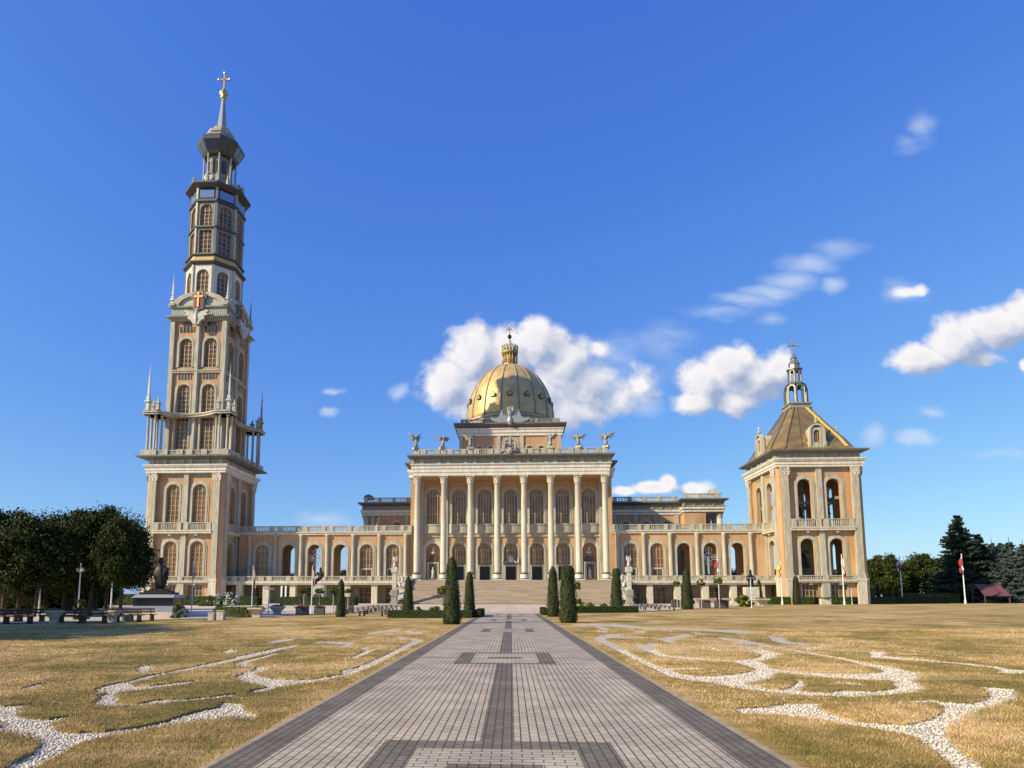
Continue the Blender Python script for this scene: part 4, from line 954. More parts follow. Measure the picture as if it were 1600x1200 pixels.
# gravel figures: outlines traced from the photograph and laid on the lawn as real sunken beds
S=.1875
A_,B_,D_,G_,F_,H_=(900,970,S),(1150,970,S),(1300,980,S),(370,970,S),(130,1000,S),(0,980,S)
C_,E_=(1130,1060,.29375),(0,1080,.2625)
POS=[(A_,[(140,148),(290,112),(385,112),(330,125),(225,150),(340,205),(500,290),(640,355),(730,395),(850,392),(950,385),(1060,388),(1060,396),(900,396),(785,408),(860,438),(1000,460),(1180,458),(1300,445),(1450,430),(1540,400),(1600,380),(1600,585),(1450,570),(1300,550),(1180,520),(1050,500),(900,485),(760,455),(660,430),(560,370),(400,280),(220,190)]),
(A_,[(485,212),(570,210),(620,188),(690,188),(650,205),(600,218),(700,262),(780,288),(900,292),(1100,318),(1100,328),(960,320),(830,300),(700,295),(600,250)]),
(A_,[(1090,316),(1300,328),(1450,322),(1560,300),(1580,280),(1480,240),(1310,208),(1360,205),(1500,235),(1650,262),(1650,300),(1500,330),(1600,370),(1600,400),(1530,405),(1400,370),(1300,334),(1090,326)]),
(A_,[(0,30),(280,33),(420,35),(560,55),(900,68),(1200,78),(1380,82),(1500,102),(1400,108),(1250,95),(1100,82),(800,73),(560,68),(300,42),(0,38)]),
(A_,[(650,148),(760,150),(780,135),(890,122),(900,112),(980,125),(880,140),(790,158),(830,178),(770,178),(700,160)]),
(A_,[(155,48),(200,50),(280,70),(240,72)]),(A_,[(190,85),(250,80),(245,95),(215,93)]),(A_,[(500,82),(580,88),(540,95)]),(A_,[(980,97),(1070,103),(1040,112)]),(A_,[(1110,188),(1240,200),(1180,203)]),
(A_,[(1210,138),(1400,163),(1600,203),(1600,217),(1400,182),(1200,152)]),(A_,[(300,128),(550,135),(540,142),(320,138)]),
(B_,[(0,330),(150,318),(215,300),(220,280),(100,235),(0,208),(60,210),(250,255),(400,278),(320,285),(310,305),(240,320),(150,332),(280,390),(350,405),(500,410),(700,432),(1000,440),(1180,432),(1245,420),(1200,395),(1000,350),(900,325),(700,292),(500,254),(300,217),(100,175),(0,155),(60,158),(300,206),(500,243),(700,281),(900,310),(1050,342),(1250,375),(1400,405),(1510,430),(1500,475),(1440,490),(1580,550),(1450,590),(1200,615),(900,625),(600,615),(300,590),(100,565),(0,555),(0,440),(100,430),(195,400),(80,360),(0,345)]),
(B_,[(285,130),(350,135),(440,175),(580,185),(570,197),(400,187),(330,167)]),(B_,[(560,218),(620,208),(660,220),(600,232)]),(B_,[(700,196),(790,203),(740,212)]),
(B_,[(1110,256),(1220,256),(1240,275),(1200,290),(1280,298),(1600,322),(1600,336),(1300,317),(1130,302),(1140,280)]),
(D_,[(380,245),(600,258),(1000,290),(1200,303),(1380,322),(1450,342),(1600,352),(1700,362),(1700,384),(1600,380),(1380,380),(1430,365),(1350,332),(1180,320),(1000,299),(600,268)]),
(C_,[(55,165),(90,152),(230,148),(330,130),(400,128),(520,128),(490,150),(560,180),(700,220),(850,235),(1000,243),(1100,215),(1180,180),(1185,155),(1130,127),(1000,122),(850,130),(930,118),(1100,113),(1180,122),(1330,130),(1400,110),(1440,85),(1400,50),(1360,38),(1440,42),(1545,50),(1530,95),(1450,130),(1410,150),(1300,180),(1200,240),(1170,280),(1200,330),(1300,410),(1480,540),(1320,560),(1235,477),(1150,400),(1050,320),(950,285),(800,258),(650,235),(500,208),(300,185),(150,180),(75,188)]),
(E_,[(-160,90),(0,85),(100,78),(180,70),(100,110),(90,140),(160,158),(280,165),(400,145),(420,148),(300,195),(330,235),(420,240),(600,238),(800,208),(1000,165),(1150,120),(1300,90),(1330,62),(1450,70),(1450,110),(1540,135),(1520,155),(1400,148),(1200,160),(1000,190),(850,222),(650,255),(500,295),(350,360),(200,445),(60,560),(-120,560),(30,457),(100,410),(220,350),(265,295),(200,260),(100,235),(0,225),(-160,230),(-160,210),(60,212),(40,195),(0,180),(-160,150)]),
(F_,[(80,512),(150,490),(170,450),(240,430),(160,420),(140,400),(200,370),(370,343),(430,323),(560,294),(800,246),(1100,186),(1400,121),(1600,76),(1600,94),(1350,152),(1100,210),(850,252),(600,302),(460,342),(370,357),(400,380),(520,383),(700,367),(850,343),(900,338),(940,345),(800,372),(550,397),(350,417),(260,440),(270,490),(280,515),(450,518),(620,487),(850,487),(1100,467),(1250,443),(1280,457),(1100,480),(850,500),(620,517),(450,532),(200,537)]),
(F_,[(470,220),(540,208),(570,235),(530,264),(490,255)]),(F_,[(1180,95),(1240,76),(1265,98),(1220,107)]),
(G_,[(20,455),(100,425),(50,420),(150,420),(180,395),(170,385),(290,388),(240,405),(140,440),(200,465),(350,485),(500,490),(650,480),(800,455),(890,440),(890,410),(1000,390),(1150,330),(1300,260),(1440,190),(1500,165),(1450,152),(1560,160),(1500,187),(1350,264),(1150,370),(1000,430),(850,464),(650,502),(450,532),(350,547),(250,582),(120,592),(150,572),(290,545),(200,520),(80,500)]),
(G_,[(0,350),(150,313),(300,276),(375,266),(250,302),(100,347),(80,352),(120,375),(60,380)]),(G_,[(0,298),(200,258),(430,210),(510,198),(470,222),(300,252),(100,292),(0,312)]),
(G_,[(940,307),(1000,288),(1100,243),(1160,236),(1080,277),(1000,309)]),(G_,[(1040,223),(1100,225),(1090,242)]),(G_,[(650,182),(750,173),(900,180),(980,185),(930,212),(880,212),(920,195),(750,184)]),(G_,[(280,175),(400,153),(490,148),(420,167),(310,182)]),(G_,[(1330,130),(1410,145),(1380,152)]),(G_,[(1420,93),(1480,95),(1550,103),(1480,112)]),(G_,[(1100,100),(1300,73),(1390,68),(1250,92),(1110,110)]),
(H_,[(220,497),(300,470),(380,456),(330,484),(250,502)])]
NEG=[(B_,[(60,515),(200,490),(300,465),(320,430),(420,425),(500,450),(530,500),(480,545),(390,575),(260,555),(150,530)]),
(B_,[(400,430),(600,447),(800,472),(1000,480),(1280,490),(1335,512),(1300,530),(1360,545),(1310,565),(1250,580),(1150,590),(1000,580),(880,580),(790,600),(620,590),(480,575),(570,530),(550,490),(520,480),(500,450)]),
(A_,[(1385,517),(1500,500),(1600,490),(1600,540),(1480,535)])]
POS2=[(B_,[(780,500),(800,498),(960,514),(1080,528),(1080,534),(950,524),(790,508)])]
def toground(L):
    out=[]
    for (ox,oy,s),P in L: out.append(np.array([gr(ox+x*s,oy+y*s) for x,y in P]))
    return out
def inside(poly,X,Y):
    x0,y0=poly.min(0); x1,y1=poly.max(0); r=np.zeros(X.shape,bool)
    sel=(X>=x0)&(X<=x1)&(Y>=y0)&(Y<=y1)
    if not sel.any(): return r
    xs,ys=X[sel],Y[sel]; c=np.zeros(xs.shape,bool); n=len(poly)
    for i in range(n):
        ax,ay=poly[i]; bx,by=poly[(i+1)%n]
        if ay==by: continue
        k=((ay>ys)!=(by>ys)); c^=k&(xs<(bx-ax)*(ys-ay)/(by-ay)+ax)
    r[sel]=c; return r
GP,GN,GP2=toground(POS),toground(NEG),toground(POS2)
def gravel_mask(X,Y):
    m=np.zeros(X.shape,bool)
    for p in GP: m|=inside(p,X,Y)
    for p in GN: m&=~inside(p,X,Y)
    for p in GP2: m|=inside(p,X,Y)
    return m
def vnoise(X,Y,sc,seed):            # cheap smooth value noise for real unevenness of the turf
    r=np.random.default_rng(seed); T=r.random((257,257)); x=X*sc; y=Y*sc
    xi=np.floor(x).astype(int); yi=np.floor(y).astype(int); fx=x-xi; fy=y-yi; fx=fx*fx*(3-2*fx); fy=fy*fy*(3-2*fy)
    a=T[xi%256,yi%256]; b=T[(xi+1)%256,yi%256]; c=T[xi%256,(yi+1)%256]; d=T[(xi+1)%256,(yi+1)%256]
    return (a*(1-fx)+b*fx)*(1-fy)+(c*(1-fx)+d*fx)*fy
def sheet(name,XX,YY,ZZ,mats,sm=True,midx=None):
    ny,nx=XX.shape; co=np.stack([XX,YY,ZZ],-1).reshape(-1,3).astype(np.float32)
    me=bpy.data.meshes.new(name); me.vertices.add(len(co)); me.vertices.foreach_set('co',co.ravel())
    i=np.arange(ny-1)[:,None]*nx+np.arange(nx-1)[None,:]; q=np.stack([i,i+1,i+nx+1,i+nx],-1).reshape(-1)
    nf=(ny-1)*(nx-1); me.loops.add(nf*4); me.loops.foreach_set('vertex_index',q.astype(np.int32)); me.polygons.add(nf)
    me.polygons.foreach_set('loop_start',np.arange(0,nf*4,4,dtype=np.int32)); me.polygons.foreach_set('loop_total',np.full(nf,4,dtype=np.int32))
    me.polygons.foreach_set('use_smooth',np.full(nf,sm))
    for m in mats: me.materials.append(m)
    me.update(calc_edges=True); return put(name,me)
def dryness(X,Y):                   # 0 green turf ... 1 scorched straw; drives both the soil sheet and the blades
    f=.46*vnoise(X,Y*.8,.42,21)+.30*vnoise(X,Y*.8,1.25,22)+.24*vnoise(X,Y,3.7,23)
    f=np.clip((f-.5)*1.7+.56,0,1)
    e=np.minimum(np.abs(X+2.82),np.abs(X-2.6)); f=np.maximum(f,np.clip(1.25-e/.34-.35*vnoise(X,Y,2.2,24),0,1))
    return f
def lawn_mat(name='dry_lawn',attr=True):
    m=bpy.data.materials.new(name); m.use_nodes=True; T=m.node_tree; b=T.nodes['Principled BSDF']; b.inputs['Roughness'].default_value=.9; b.inputs['Specular IOR Level'].default_value=.1
    geo=nn(T,'ShaderNodeNewGeometry'); P=geo.outputs['Position']
    def nz(sc,det,st=None,ro=.6):
        n=nn(T,'ShaderNodeTexNoise'); n.inputs['Scale'].default_value=sc; n.inputs['Detail'].default_value=det; n.inputs['Roughness'].default_value=ro
        T.links.new(vmt(T,'MULTIPLY',P,st) if st else P,n.inputs['Vector']); return n.outputs['Fac']
    mid=nz(2.2,6,(1,.8,1),.7); fine=nz(28,6,None,.75); band=nz(1.0,6,(.10,1.3,1),.7); band2=nz(2.6,5,(.07,1.2,1),.7); tiny=nz(110,3)
    if attr:
        at_=nn(T,'ShaderNodeAttribute'); at_.attribute_name='dryness'; d=at_.outputs['Fac']
    else: d=smooth(T,nz(.35,5,(.5,.8,1)),.25,.70)
    d=mth(T,'ADD',d,mth(T,'MULTIPLY_ADD',mid,.7,-.35))
    c=mixc(T,smooth(T,d,.05,.50),(.215,.17,.047),(.42,.28,.088)); c=mixc(T,smooth(T,d,.45,.95),c,(.64,.43,.19))
    c=mixc(T,mth(T,'MULTIPLY',smooth(T,band,.52,.66),.62),c,(.25,.19,.050))
    c=mixc(T,mth(T,'MULTIPLY',smooth(T,band2,.54,.66),.55),c,(.20,.15,.040))
    c=mixc(T,mth(T,'MULTIPLY',smooth(T,mth(T,'SUBTRACT',1,band),.54,.68),.5),c,(.74,.54,.26))
    c=mixc(T,mth(T,'MULTIPLY',smooth(T,fine,.5,.75),.75),c,(.14,.11,.03))
    c=mixc(T,mth(T,'MULTIPLY',smooth(T,tiny,.56,.75),.4),c,(.80,.58,.28))
    T.links.new(c,b.inputs['Base Color'])
    h=mth(T,'ADD',mth(T,'MULTIPLY',fine,.045),mth(T,'ADD',mth(T,'MULTIPLY',mid,.08),mth(T,'ADD',mth(T,'MULTIPLY',band,.16),mth(T,'MULTIPLY',band2,.10))))
    bp=nn(T,'ShaderNodeBump'); bp.inputs['Distance'].default_value=1; bp.inputs['Strength'].default_value=.9; T.links.new(h,bp.inputs['Height']); T.links.new(bp.outputs[0],b.inputs['Normal'])
    return m
LM=lawn_mat(); LF=lawn_mat('dry_far_lawn',False)
NY,NX=760,1150
tt=np.linspace(0,1,NY); Ys=1/(1/4.8*(1-tt)+1/62.0*tt)
us=np.linspace(-1.02,1.02,NX); XX=us[None,:]*Ys[:,None]; YY=np.repeat(Ys[:,None],NX,1)
_gx,_gy=XX+(vnoise(XX,YY,9,3)-.5)*.07,YY+(vnoise(XX,YY,9,4)-.5)*.08
gm=gravel_mask(_gx,_gy)|gravel_mask(_gx,_gy+.012*YY)|gravel_mask(_gx,_gy-.007*YY)|gravel_mask(_gx+.003*YY,_gy)
gm&=~((np.abs(XX)<3.2))
uneven=(vnoise(XX,YY,.5,1)-.5)*.026+(vnoise(XX,YY,2.3,2)-.5)*.016
fade=np.clip((np.abs(XX)-3.0)/1.5,0,1)
depth=np.clip(.036-(YY-8)*.0020,.003,.036)
ZZ=uneven*fade*np.clip(1.3-YY/60,.4,1)-np.where(gm,depth*2.2+.03,0)
ZZ=ZZ-.05*np.clip((np.abs(us)[None,:]-.93)/.09,0,1)   # the sheet sinks gently into the far lawn at its sides
lawn=sheet('lawn',XX,YY,ZZ,[LM]); struct(lawn)
da=lawn.data.attributes.new('dryness','FLOAT','POINT'); da.data.foreach_set('value',dryness(XX,YY).ravel().astype(np.float32))
# gravel bed under the lawn sheet
def gravel_mat():
    m=bpy.data.materials.new('white_gravel'); m.use_nodes=True; T=m.node_tree; b=T.nodes['Principled BSDF']; b.inputs['Roughness'].default_value=.85
    geo=nn(T,'ShaderNodeNewGeometry'); v=nn(T,'ShaderNodeTexVoronoi'); v.inputs['Scale'].default_value=26; T.links.new(geo.outputs['Position'],v.inputs['Vector'])
    sx=nn(T,'ShaderNodeSeparateColor'); T.links.new(v.outputs['Color'],sx.inputs[0])
    c=mixc(T,sx.outputs[0],(.52,.43,.31),(.73,.63,.48)); c=mixc(T,smooth(T,v.outputs['Distance'],.5,.9),c,(.32,.27,.22))
    T.links.new(c,b.inputs['Base Color'])
    bp=nn(T,'ShaderNodeBump'); bp.inputs['Distance'].default_value=.03; T.links.new(mth(T,'SUBTRACT',1,v.outputs['Distance']),bp.inputs['Height']); T.links.new(bp.outputs[0],b.inputs['Normal'])
    return m
GM=gravel_mat()
NXg,NYg=500,260
t2=np.linspace(0,1,NYg); Yg=1/(1/4.8*(1-t2)+1/55.0*t2); ug=np.linspace(-1.02,1.02,NXg); Xg=ug[None,:]*Yg[:,None]; Ygg=np.repeat(Yg[:,None],NXg,1)
ung=((vnoise(Xg,Ygg,.5,1)-.5)*.026+(vnoise(Xg,Ygg,2.3,2)-.5)*.016)*np.clip((np.abs(Xg)-3.0)/1.5,0,1)*np.clip(1.3-Ygg/60,.4,1)
Zg=ung-np.clip(.036-(Ygg-8)*.0020,.003,.036)
mg=gravel_mask(Xg,Ygg)
# keep only cells near a bed: elsewhere the gravel sheet is buried deep under the turf
mm=mg.copy()
for _ in range(3):
    m2=mm.copy(); m2[1:]|=mm[:-1]; m2[:-1]|=mm[1:]; m2[:,1:]|=mm[:,:-1]; m2[:,:-1]|=mm[:,1:]; mm=m2
Zg=np.where(mm,Zg,-.11)
gv=sheet('gravel_bed',Xg,Ygg,Zg,[GM]); struct(gv)
def cloud_mesh(name,verts,tris,mats,mi=None,smooth_=False):
    me=bpy.data.meshes.new(name); me.vertices.add(len(verts)); me.vertices.foreach_set('co',verts.astype(np.float32).ravel())
    k=tris.shape[1]; nf=len(tris); me.loops.add(nf*k); me.loops.foreach_set('vertex_index',tris.astype(np.int32).ravel()); me.polygons.add(nf)
    me.polygons.foreach_set('loop_start',np.arange(0,nf*k,k,dtype=np.int32)); me.polygons.foreach_set('loop_total',np.full(nf,k,dtype=np.int32))
    for m in mats: me.materials.append(m)
    if mi is not None: me.polygons.foreach_set('material_index',mi.astype(np.int32))
    if smooth_: me.polygons.foreach_set('use_smooth',np.ones(nf,bool))
    me.update(calc_edges=True); return me
# loose stones on the near beds
n=140000; Yp=1/(1/5.0*(1-rng.random(n))+1/24.0*rng.random(n)); Yp=rng.uniform(5.2,20,n)**1.0; Xp=rng.uniform(-1,1,n)*Yp*.95
k=gravel_mask(Xp,Yp); Xp,Yp=Xp[k],Yp[k]
oct_=np.array([(1,0,0),(-1,0,0),(0,1,0),(0,-1,0),(0,0,1),(0,0,-1)],float); ot=np.array([(0,2,4),(2,1,4),(1,3,4),(3,0,4),(2,0,5),(1,2,5),(3,1,5),(0,3,5)])
def zlawn(X,Y): return ((vnoise(X,Y,.5,1)-.5)*.026+(vnoise(X,Y,2.3,2)-.5)*.016)*np.clip((np.abs(X)-3.0)/1.5,0,1)*np.clip(1.3-Y/60,.4,1)
nP=len(Xp); sz=rng.uniform(.009,.022,nP)*(1+Yp*.01); V=oct_[None]*sz[:,None,None]*rng.uniform(.6,1.2,(nP,6,1)); a=rng.uniform(0,6.28,nP); ca,sa=np.cos(a)[:,None],np.sin(a)[:,None]
V=np.stack([V[...,0]*ca-V[...,1]*sa,V[...,0]*sa+V[...,1]*ca,V[...,2]*.8],-1); V+=np.stack([Xp,Yp,zlawn(Xp,Yp)-np.clip(.036-(Yp-8)*.0020,.003,.036)+.006],-1)[:,None,:]
Tt=(ot[None]+(np.arange(nP)*6)[:,None,None]).reshape(-1,3)
GS=[pmat('stone_white',(.69,.61,.48),.8),pmat('stone_cream',(.70,.61,.47),.8),pmat('stone_grey',(.50,.43,.34),.85)]
st_=put('gravel',cloud_mesh('gravel',V.reshape(-1,3),Tt,GS,np.repeat(rng.choice(3,nP,p=[.5,.35,.15]),8))); tag(st_,'loose white stones filling the curved beds in the lawn','gravel',kind='stuff')
# grass blades on the near lawn
def blades(n,y0,y1,h0,h1,w,seed):
    r=np.random.default_rng(seed); Y=np.sqrt(r.uniform(y0*y0,y1*y1,n)); X=r.uniform(-.95,.95,n)*Y
    k=(np.abs(X)>2.86)&~gravel_mask(X,Y)
    k&=(vnoise(X,Y,1.1,11)+.5*vnoise(X,Y,4,12)+r.uniform(-.3,.3,n))>.30
    X,Y=X[k],Y[k]; n=len(X); h=r.uniform(h0,h1,n); a=r.uniform(0,6.28,n); lx=r.normal(0,.55,n)*h; ly=r.normal(0,.55,n)*h; z=zlawn(X,Y)
    z=z-.004
    p0=np.stack([X-np.cos(a)*w,Y-np.sin(a)*w,z],-1); p1=np.stack([X+np.cos(a)*w,Y+np.sin(a)*w,z],-1); p2=np.stack([X+lx,Y+ly,z+h],-1)
    V=np.stack([p0,p1,p2],1).reshape(-1,3); T=np.arange(n*3).reshape(-1,3)
    gcol=1-dryness(X,Y)+r.uniform(-.28,.28,n)
    mi=np.where(gcol<.28,0,np.where(gcol<.55,1,np.where(gcol<.86,2,3)))
    return V,T,mi
BM=[pmat('straw_blade',(.72,.50,.24),.7),pmat('tan_blade',(.44,.29,.10),.7),pmat('olive_blade',(.27,.195,.052),.7),pmat('green_blade',(.17,.15,.034),.7)]
Vs,Ts,Ms=[],[],[]; off=0
for args in ((190000,5.0,10,.016,.044,.0032,1),(140000,10,18,.018,.044,.0055,2),(90000,18,34,.02,.045,.011,3)):
    V,T_,mi=blades(*args); Vs.append(V); Ts.append(T_+off); Ms.append(mi); off+=len(V)
go=put('grass',cloud_mesh('grass',np.concatenate(Vs),np.concatenate(Ts),BM,np.concatenate(Ms))); tag(go,'short dry yellow grass with greener patches beside the paved path','grass',kind='stuff')
# far lawn
fl_=MB(); 
def poly(mb,P,z): mb.add([(x,y,z) for x,y in P],[tuple(range(len(P)))])
poly(fl_,[(-57.2,61.3),(57.2,61.3),(190,188),(-62,188)],-.02); poly(fl_,[(-400,3.5),(-3.6,3.5),(-57,61.6),(-400,61.6)],-.03); poly(fl_,[(3.6,3.5),(400,3.5),(400,188),(190,188),(57,61.4)],-.03)
struct(fl_.build('far_lawn',LF))
# plaza
EL=[(-200,36.5),(-30.5,37.0),(-26,41),(-21.9,48.0),(-18,56),(-14.6,70),(-12.5,63.5),(-4,63.2),(0,63)]
plz=MB(); poly(plz,[(-3.0,62.2),(3.0,62.2),(6,72),(16,74),(23.5,87),(45,125),(76,182),(100,200),(100,225),(-300,225),(-300,36),(-31,37),(-26,42),(-21.9,48.3),(-19,56),(-15.5,76),(-6,72)],.035)
pz=plz.build('plaza',M['plazap']); struct(pz)
# paved path with its dark border, centre stripe and framed panels
def paver(name,c1,c2,mort,along=True):
    m=bpy.data.materials.new(name); m.use_nodes=True; T=m.node_tree; b=T.nodes['Principled BSDF']; b.inputs['Roughness'].default_value=.85; b.inputs['Specular IOR Level'].default_value=.25
    geo=nn(T,'ShaderNodeNewGeometry'); s=nn(T,'ShaderNodeSeparateXYZ'); T.links.new(geo.outputs['Position'],s.inputs[0]); cb=nn(T,'ShaderNodeCombineXYZ')
    a,b_=(s.outputs['Y'],s.outputs['X']) if along else (s.outputs['X'],s.outputs['Y'])
    T.links.new(a,cb.inputs[0]); T.links.new(b_,cb.inputs[1])
    br=nn(T,'ShaderNodeTexBrick'); T.links.new(cb.outputs[0],br.inputs['Vector']); br.inputs['Scale'].default_value=1
    br.inputs['Brick Width'].default_value=.205; br.inputs['Row Height'].default_value=.1025; br.inputs['Mortar Size'].default_value=.0075; br.inputs['Mortar Smooth'].default_value=.25; br.inputs['Bias'].default_value=-.1
    br.inputs['Color1'].default_value=c1+(1,); br.inputs['Color2'].default_value=c2+(1,); br.inputs['Mortar'].default_value=mort+(1,)
    br.offset=.5
    # joints running along the path are wider than the butt joints
    fr=mth(T,'PINGPONG',mth(T,'ADD',b_,0.0),.05125)
    jn=mth(T,'SUBTRACT',1,smooth(T,fr,.004,.011))
    n=nn(T,'ShaderNodeTexNoise'); n.inputs['Scale'].default_value=1.3; n.inputs['Detail'].default_value=6; T.links.new(geo.outputs['Position'],n.inputs['Vector'])
    n2=nn(T,'ShaderNodeTexNoise'); n2.inputs['Scale'].default_value=140; n2.inputs['Detail'].default_value=3; T.links.new(geo.outputs['Position'],n2.inputs['Vector'])
    c=mixc(T,mth(T,'MULTIPLY',jn,.92 if along else 0.0),br.outputs['Color'],(.085,.068,.050))
    dk=mth(T,'MULTIPLY_ADD',smooth(T,n.outputs['Fac'],.3,.75),.34,.80); dk=mth(T,'MULTIPLY',dk,mth(T,'MULTIPLY_ADD',n2.outputs['Fac'],.9,.55))
    v=vmt(T,'SCALE',c); v.node.inputs['Scale'].default_value=1; T.links.new(dk,v.node.inputs['Scale']); T.links.new(v,b.inputs['Base Color'])
    bp=nn(T,'ShaderNodeBump'); bp.inputs['Distance'].default_value=.006; h=mth(T,'ADD',mth(T,'SUBTRACT',1,br.outputs['Fac']),mth(T,'MULTIPLY',n2.outputs['Fac'],.35)); T.links.new(h,bp.inputs['Height']); T.links.new(bp.outputs[0],b.inputs['Normal'])
    return m
PL=paver('pinkish_pavers',(.50,.41,.30),(.43,.35,.25),(.20,.165,.125)); PD=paver('charcoal_pavers',(.200,.166,.125),(.155,.130,.100),(.075,.065,.05)); PX=paver('cross_laid_pavers',(.50,.415,.305),(.43,.355,.26),(.14,.115,.085),False)
xb=[-2.8,-2.2,-1.42,-.98,-.23,.27,.28,.66,1.1,2.0,2.6]
C0=-.16
panels=[(6.0-1.2,7.25)]+[(15.35+13.9*i,18.6+13.9*i) for i in range(4)]
xs=sorted({-2.82,-2.40,C0-1.23,C0-.83,C0-.19,C0+.19,C0+.83,C0+1.23,2.18,2.6,C0-.45,C0+.45})
ys={-3.0,62.6}
for a,b in panels:
    w=.36 if a<6 else .33; ys|={a,a+w,b-w,b,(a+b)/2-.25,(a+b)/2+.25}
    if a>6: ys|={(a+b)/2-.055,(a+b)/2+.055}
ys=sorted(ys)
pm_=MB()
for ya,yb in zip(ys,ys[1:]):
    yc=(ya+yb)/2; pan=next((p for p in panels if p[0]<yc<p[1]),None)
    for xa,xb_ in zip(xs,xs[1:]):
        xc=(xa+xb_)/2; m_=0
        if xc<-2.40 or xc>2.18: m_=1
        elif pan and abs(xc-C0)<1.23:
            a,b=pan; w=.36 if a<6 else .33
            if abs(xc-C0)>.83 or yc<a+w or yc>b-w: m_=1
            elif abs(xc-C0)<.45 and abs(yc-(a+b)/2)<.25: m_=1
            else: m_=2
        elif pan and pan[0]>6 and abs(yc-(pan[0]+pan[1])/2)<.055: m_=1
        elif abs(xc-C0)<.19: m_=1
        pm_.add([(xa,ya,.03),(xb_,ya,.03),(xb_,yb,.03),(xa,yb,.03)],[(0,1,2,3)],m_)
pth=pm_.build('path',[PL,PD,PX]); struct(pth)
ke=MB(); ke.box(-2.90,-2.822,-3,62.6,-.1,.028); ke.box(2.602,2.68,-3,62.6,-.1,.028); struct(ke.build('path_kerb',pmat('sandy_kerb',(.42,.31,.19),.9,c2=(.30,.22,.12),scale=6)))
# paving patterns on the plaza before the stairs
pp=MB()
for y in (66,78,92,108): pp.box(-6,6,y,y+.5,.0,.042)
for y in (72,85,100,118):
    for x in (-3.2,0,3.2): pp.box(x-.7,x+.7,y,y+2.0,.0,.042)
pt=pp.build('plaza_pattern',pmat('reddish_paving',(.36,.21,.17),.85,c2=(.30,.2,.17),scale=1)); struct(pt)

# ================================================================== PLANTS
def leafcards(centres,normals,size,seed,jit=.6):
    """leaf-sized quads, each turned at random about the direction it faces"""
    r=np.random.default_rng(seed); n=len(centres); d=normals+r.normal(0,jit,(n,3)); d/=np.linalg.norm(d,axis=1)[:,None]+1e-9
    a=r.normal(0,1,(n,3)); u=np.cross(d,a); u/=np.linalg.norm(u,axis=1)[:,None]+1e-9; w=np.cross(d,u); s=(size*r.uniform(.6,1.4,n))[:,None]
    V=np.stack([centres-u*s-w*s*.1,centres-w*s*.55,centres+u*s+w*s*.1,centres+w*s*.6],1).reshape(-1,3)
    return V,np.arange(n*4).reshape(-1,4)
def crown_mesh(name,rx,ry,z0,z1,nclump,per,size,seed,mats,shape=1.0,pw=(.75,.25)):
    r=np.random.default_rng(seed); C=[];N=[]
    h=z1-z0; cz=(z0+z1)/2
    for i in range(nclump):
        q=r.normal(0,1,3); q/=np.linalg.norm(q); rad=r.uniform(.45,.95)**.6
        if q[2]<-.55: q[2]*=.4
        c=np.array([q[0]*rx*rad*.86,q[1]*ry*rad*.86,cz+q[2]*h/2*rad*.88]); cr=r.uniform(.10,.34)*min(rx,h/2)*1.15
        if i%3==0: c=c+np.array([q[0]*rx,q[1]*ry,q[2]*h/2])*r.uniform(.05,.26); cr*=.5
        d=r.normal(0,1,(per,3)); d/=np.linalg.norm(d,axis=1)[:,None]; rr=cr*(r.uniform(.25,1.12,per)+(r.random(per)<.10)*r.uniform(0,.6,per))[:,None]
        C.append(c+d*rr*np.array([1.15,1.15,.8])); N.append(d)
    C=np.concatenate(C); N=np.concatenate(N); V,Q=leafcards(C,N,size,seed+1,.7)
    return cloud_mesh(name,V,Q,mats,r.choice(len(mats),len(Q),p=pw[:len(mats)] if len(mats)>1 else None))
def trunk_mesh(h,r0,seed,limbs=5,spread=1.5,hl=.5):
    rr=random.Random(seed); mb=MB(); top=(rr.uniform(-.3,.3),rr.uniform(-.3,.3),h)
    mb.path([(0,0,-.1),(rr.uniform(-.1,.1),0,h*.35),(rr.uniform(-.2,.2),rr.uniform(-.2,.2),h*.7),top],[r0*1.25,r0,r0*.7,r0*.25],8)
    for i in range(limbs):
        a=rr.uniform(0,6.28); z=h*rr.uniform(hl,.85); L=spread*rr.uniform(.6,1.1)
        mb.path([(0,0,z),(math.cos(a)*L*.5,math.sin(a)*L*.5,z+L*.35),(math.cos(a)*L,math.sin(a)*L,z+L*.55)],[r0*.45,r0*.3,r0*.08],6)
    return mb.mesh('trunk',M['bark'],True)
# dark maples on the left
CM=[crown_mesh('crown',4.3,4.0,.6,9.4,120,420,.125,20+i,[M['leafd'],M['leafm']],pw=(.93,.07)) for i in range(3)]
TM=[trunk_mesh(6.5,.2,30+i,7,2.4,.3) for i in range(2)]
def tree(name,label,cat,x,y,z,cm,tm,sc,rz,grp):
    o=thing(name,label,cat,(x,y,z),rz,grp); o.scale=(sc[0],sc[0],sc[1]); put('crown',cm,o); put('trunk',tm,o); return o
def ptx(px,Y): return at(px,935,Y)[0]
spots=[(8,52,1.0,1.03,'dark maple at the far left edge of the lawn, cut off by the frame'),(58,50,.82,.97,'dark maple behind the leftmost grey pole'),(100,53,.85,1.04,'dark maple standing between the two leftmost grey poles'),(142,52,.78,1.02,'dark maple behind the middle grey pole left of the statue'),
 (189,50.5,.58,.93,'dark maple nearest the tall tower with leaves reaching in front of it'),(30,60,.95,1.12,'maple in the second row at the far left'),(120,62,.95,1.14,'maple in the second row behind the left benches'),(166,61,.75,1.06,'slim maple in the second row beside the tall tower')]
for i,(px,y,s,sz_,lab) in enumerate(spots):
    tree('maple_tree',lab,'tree',ptx(px,y),y,-.6 if i in (0,1,2,5,6) else -.1,CM[i%3],TM[i%2],(s,sz_),i*1.3,'dark maples left of the lawn')
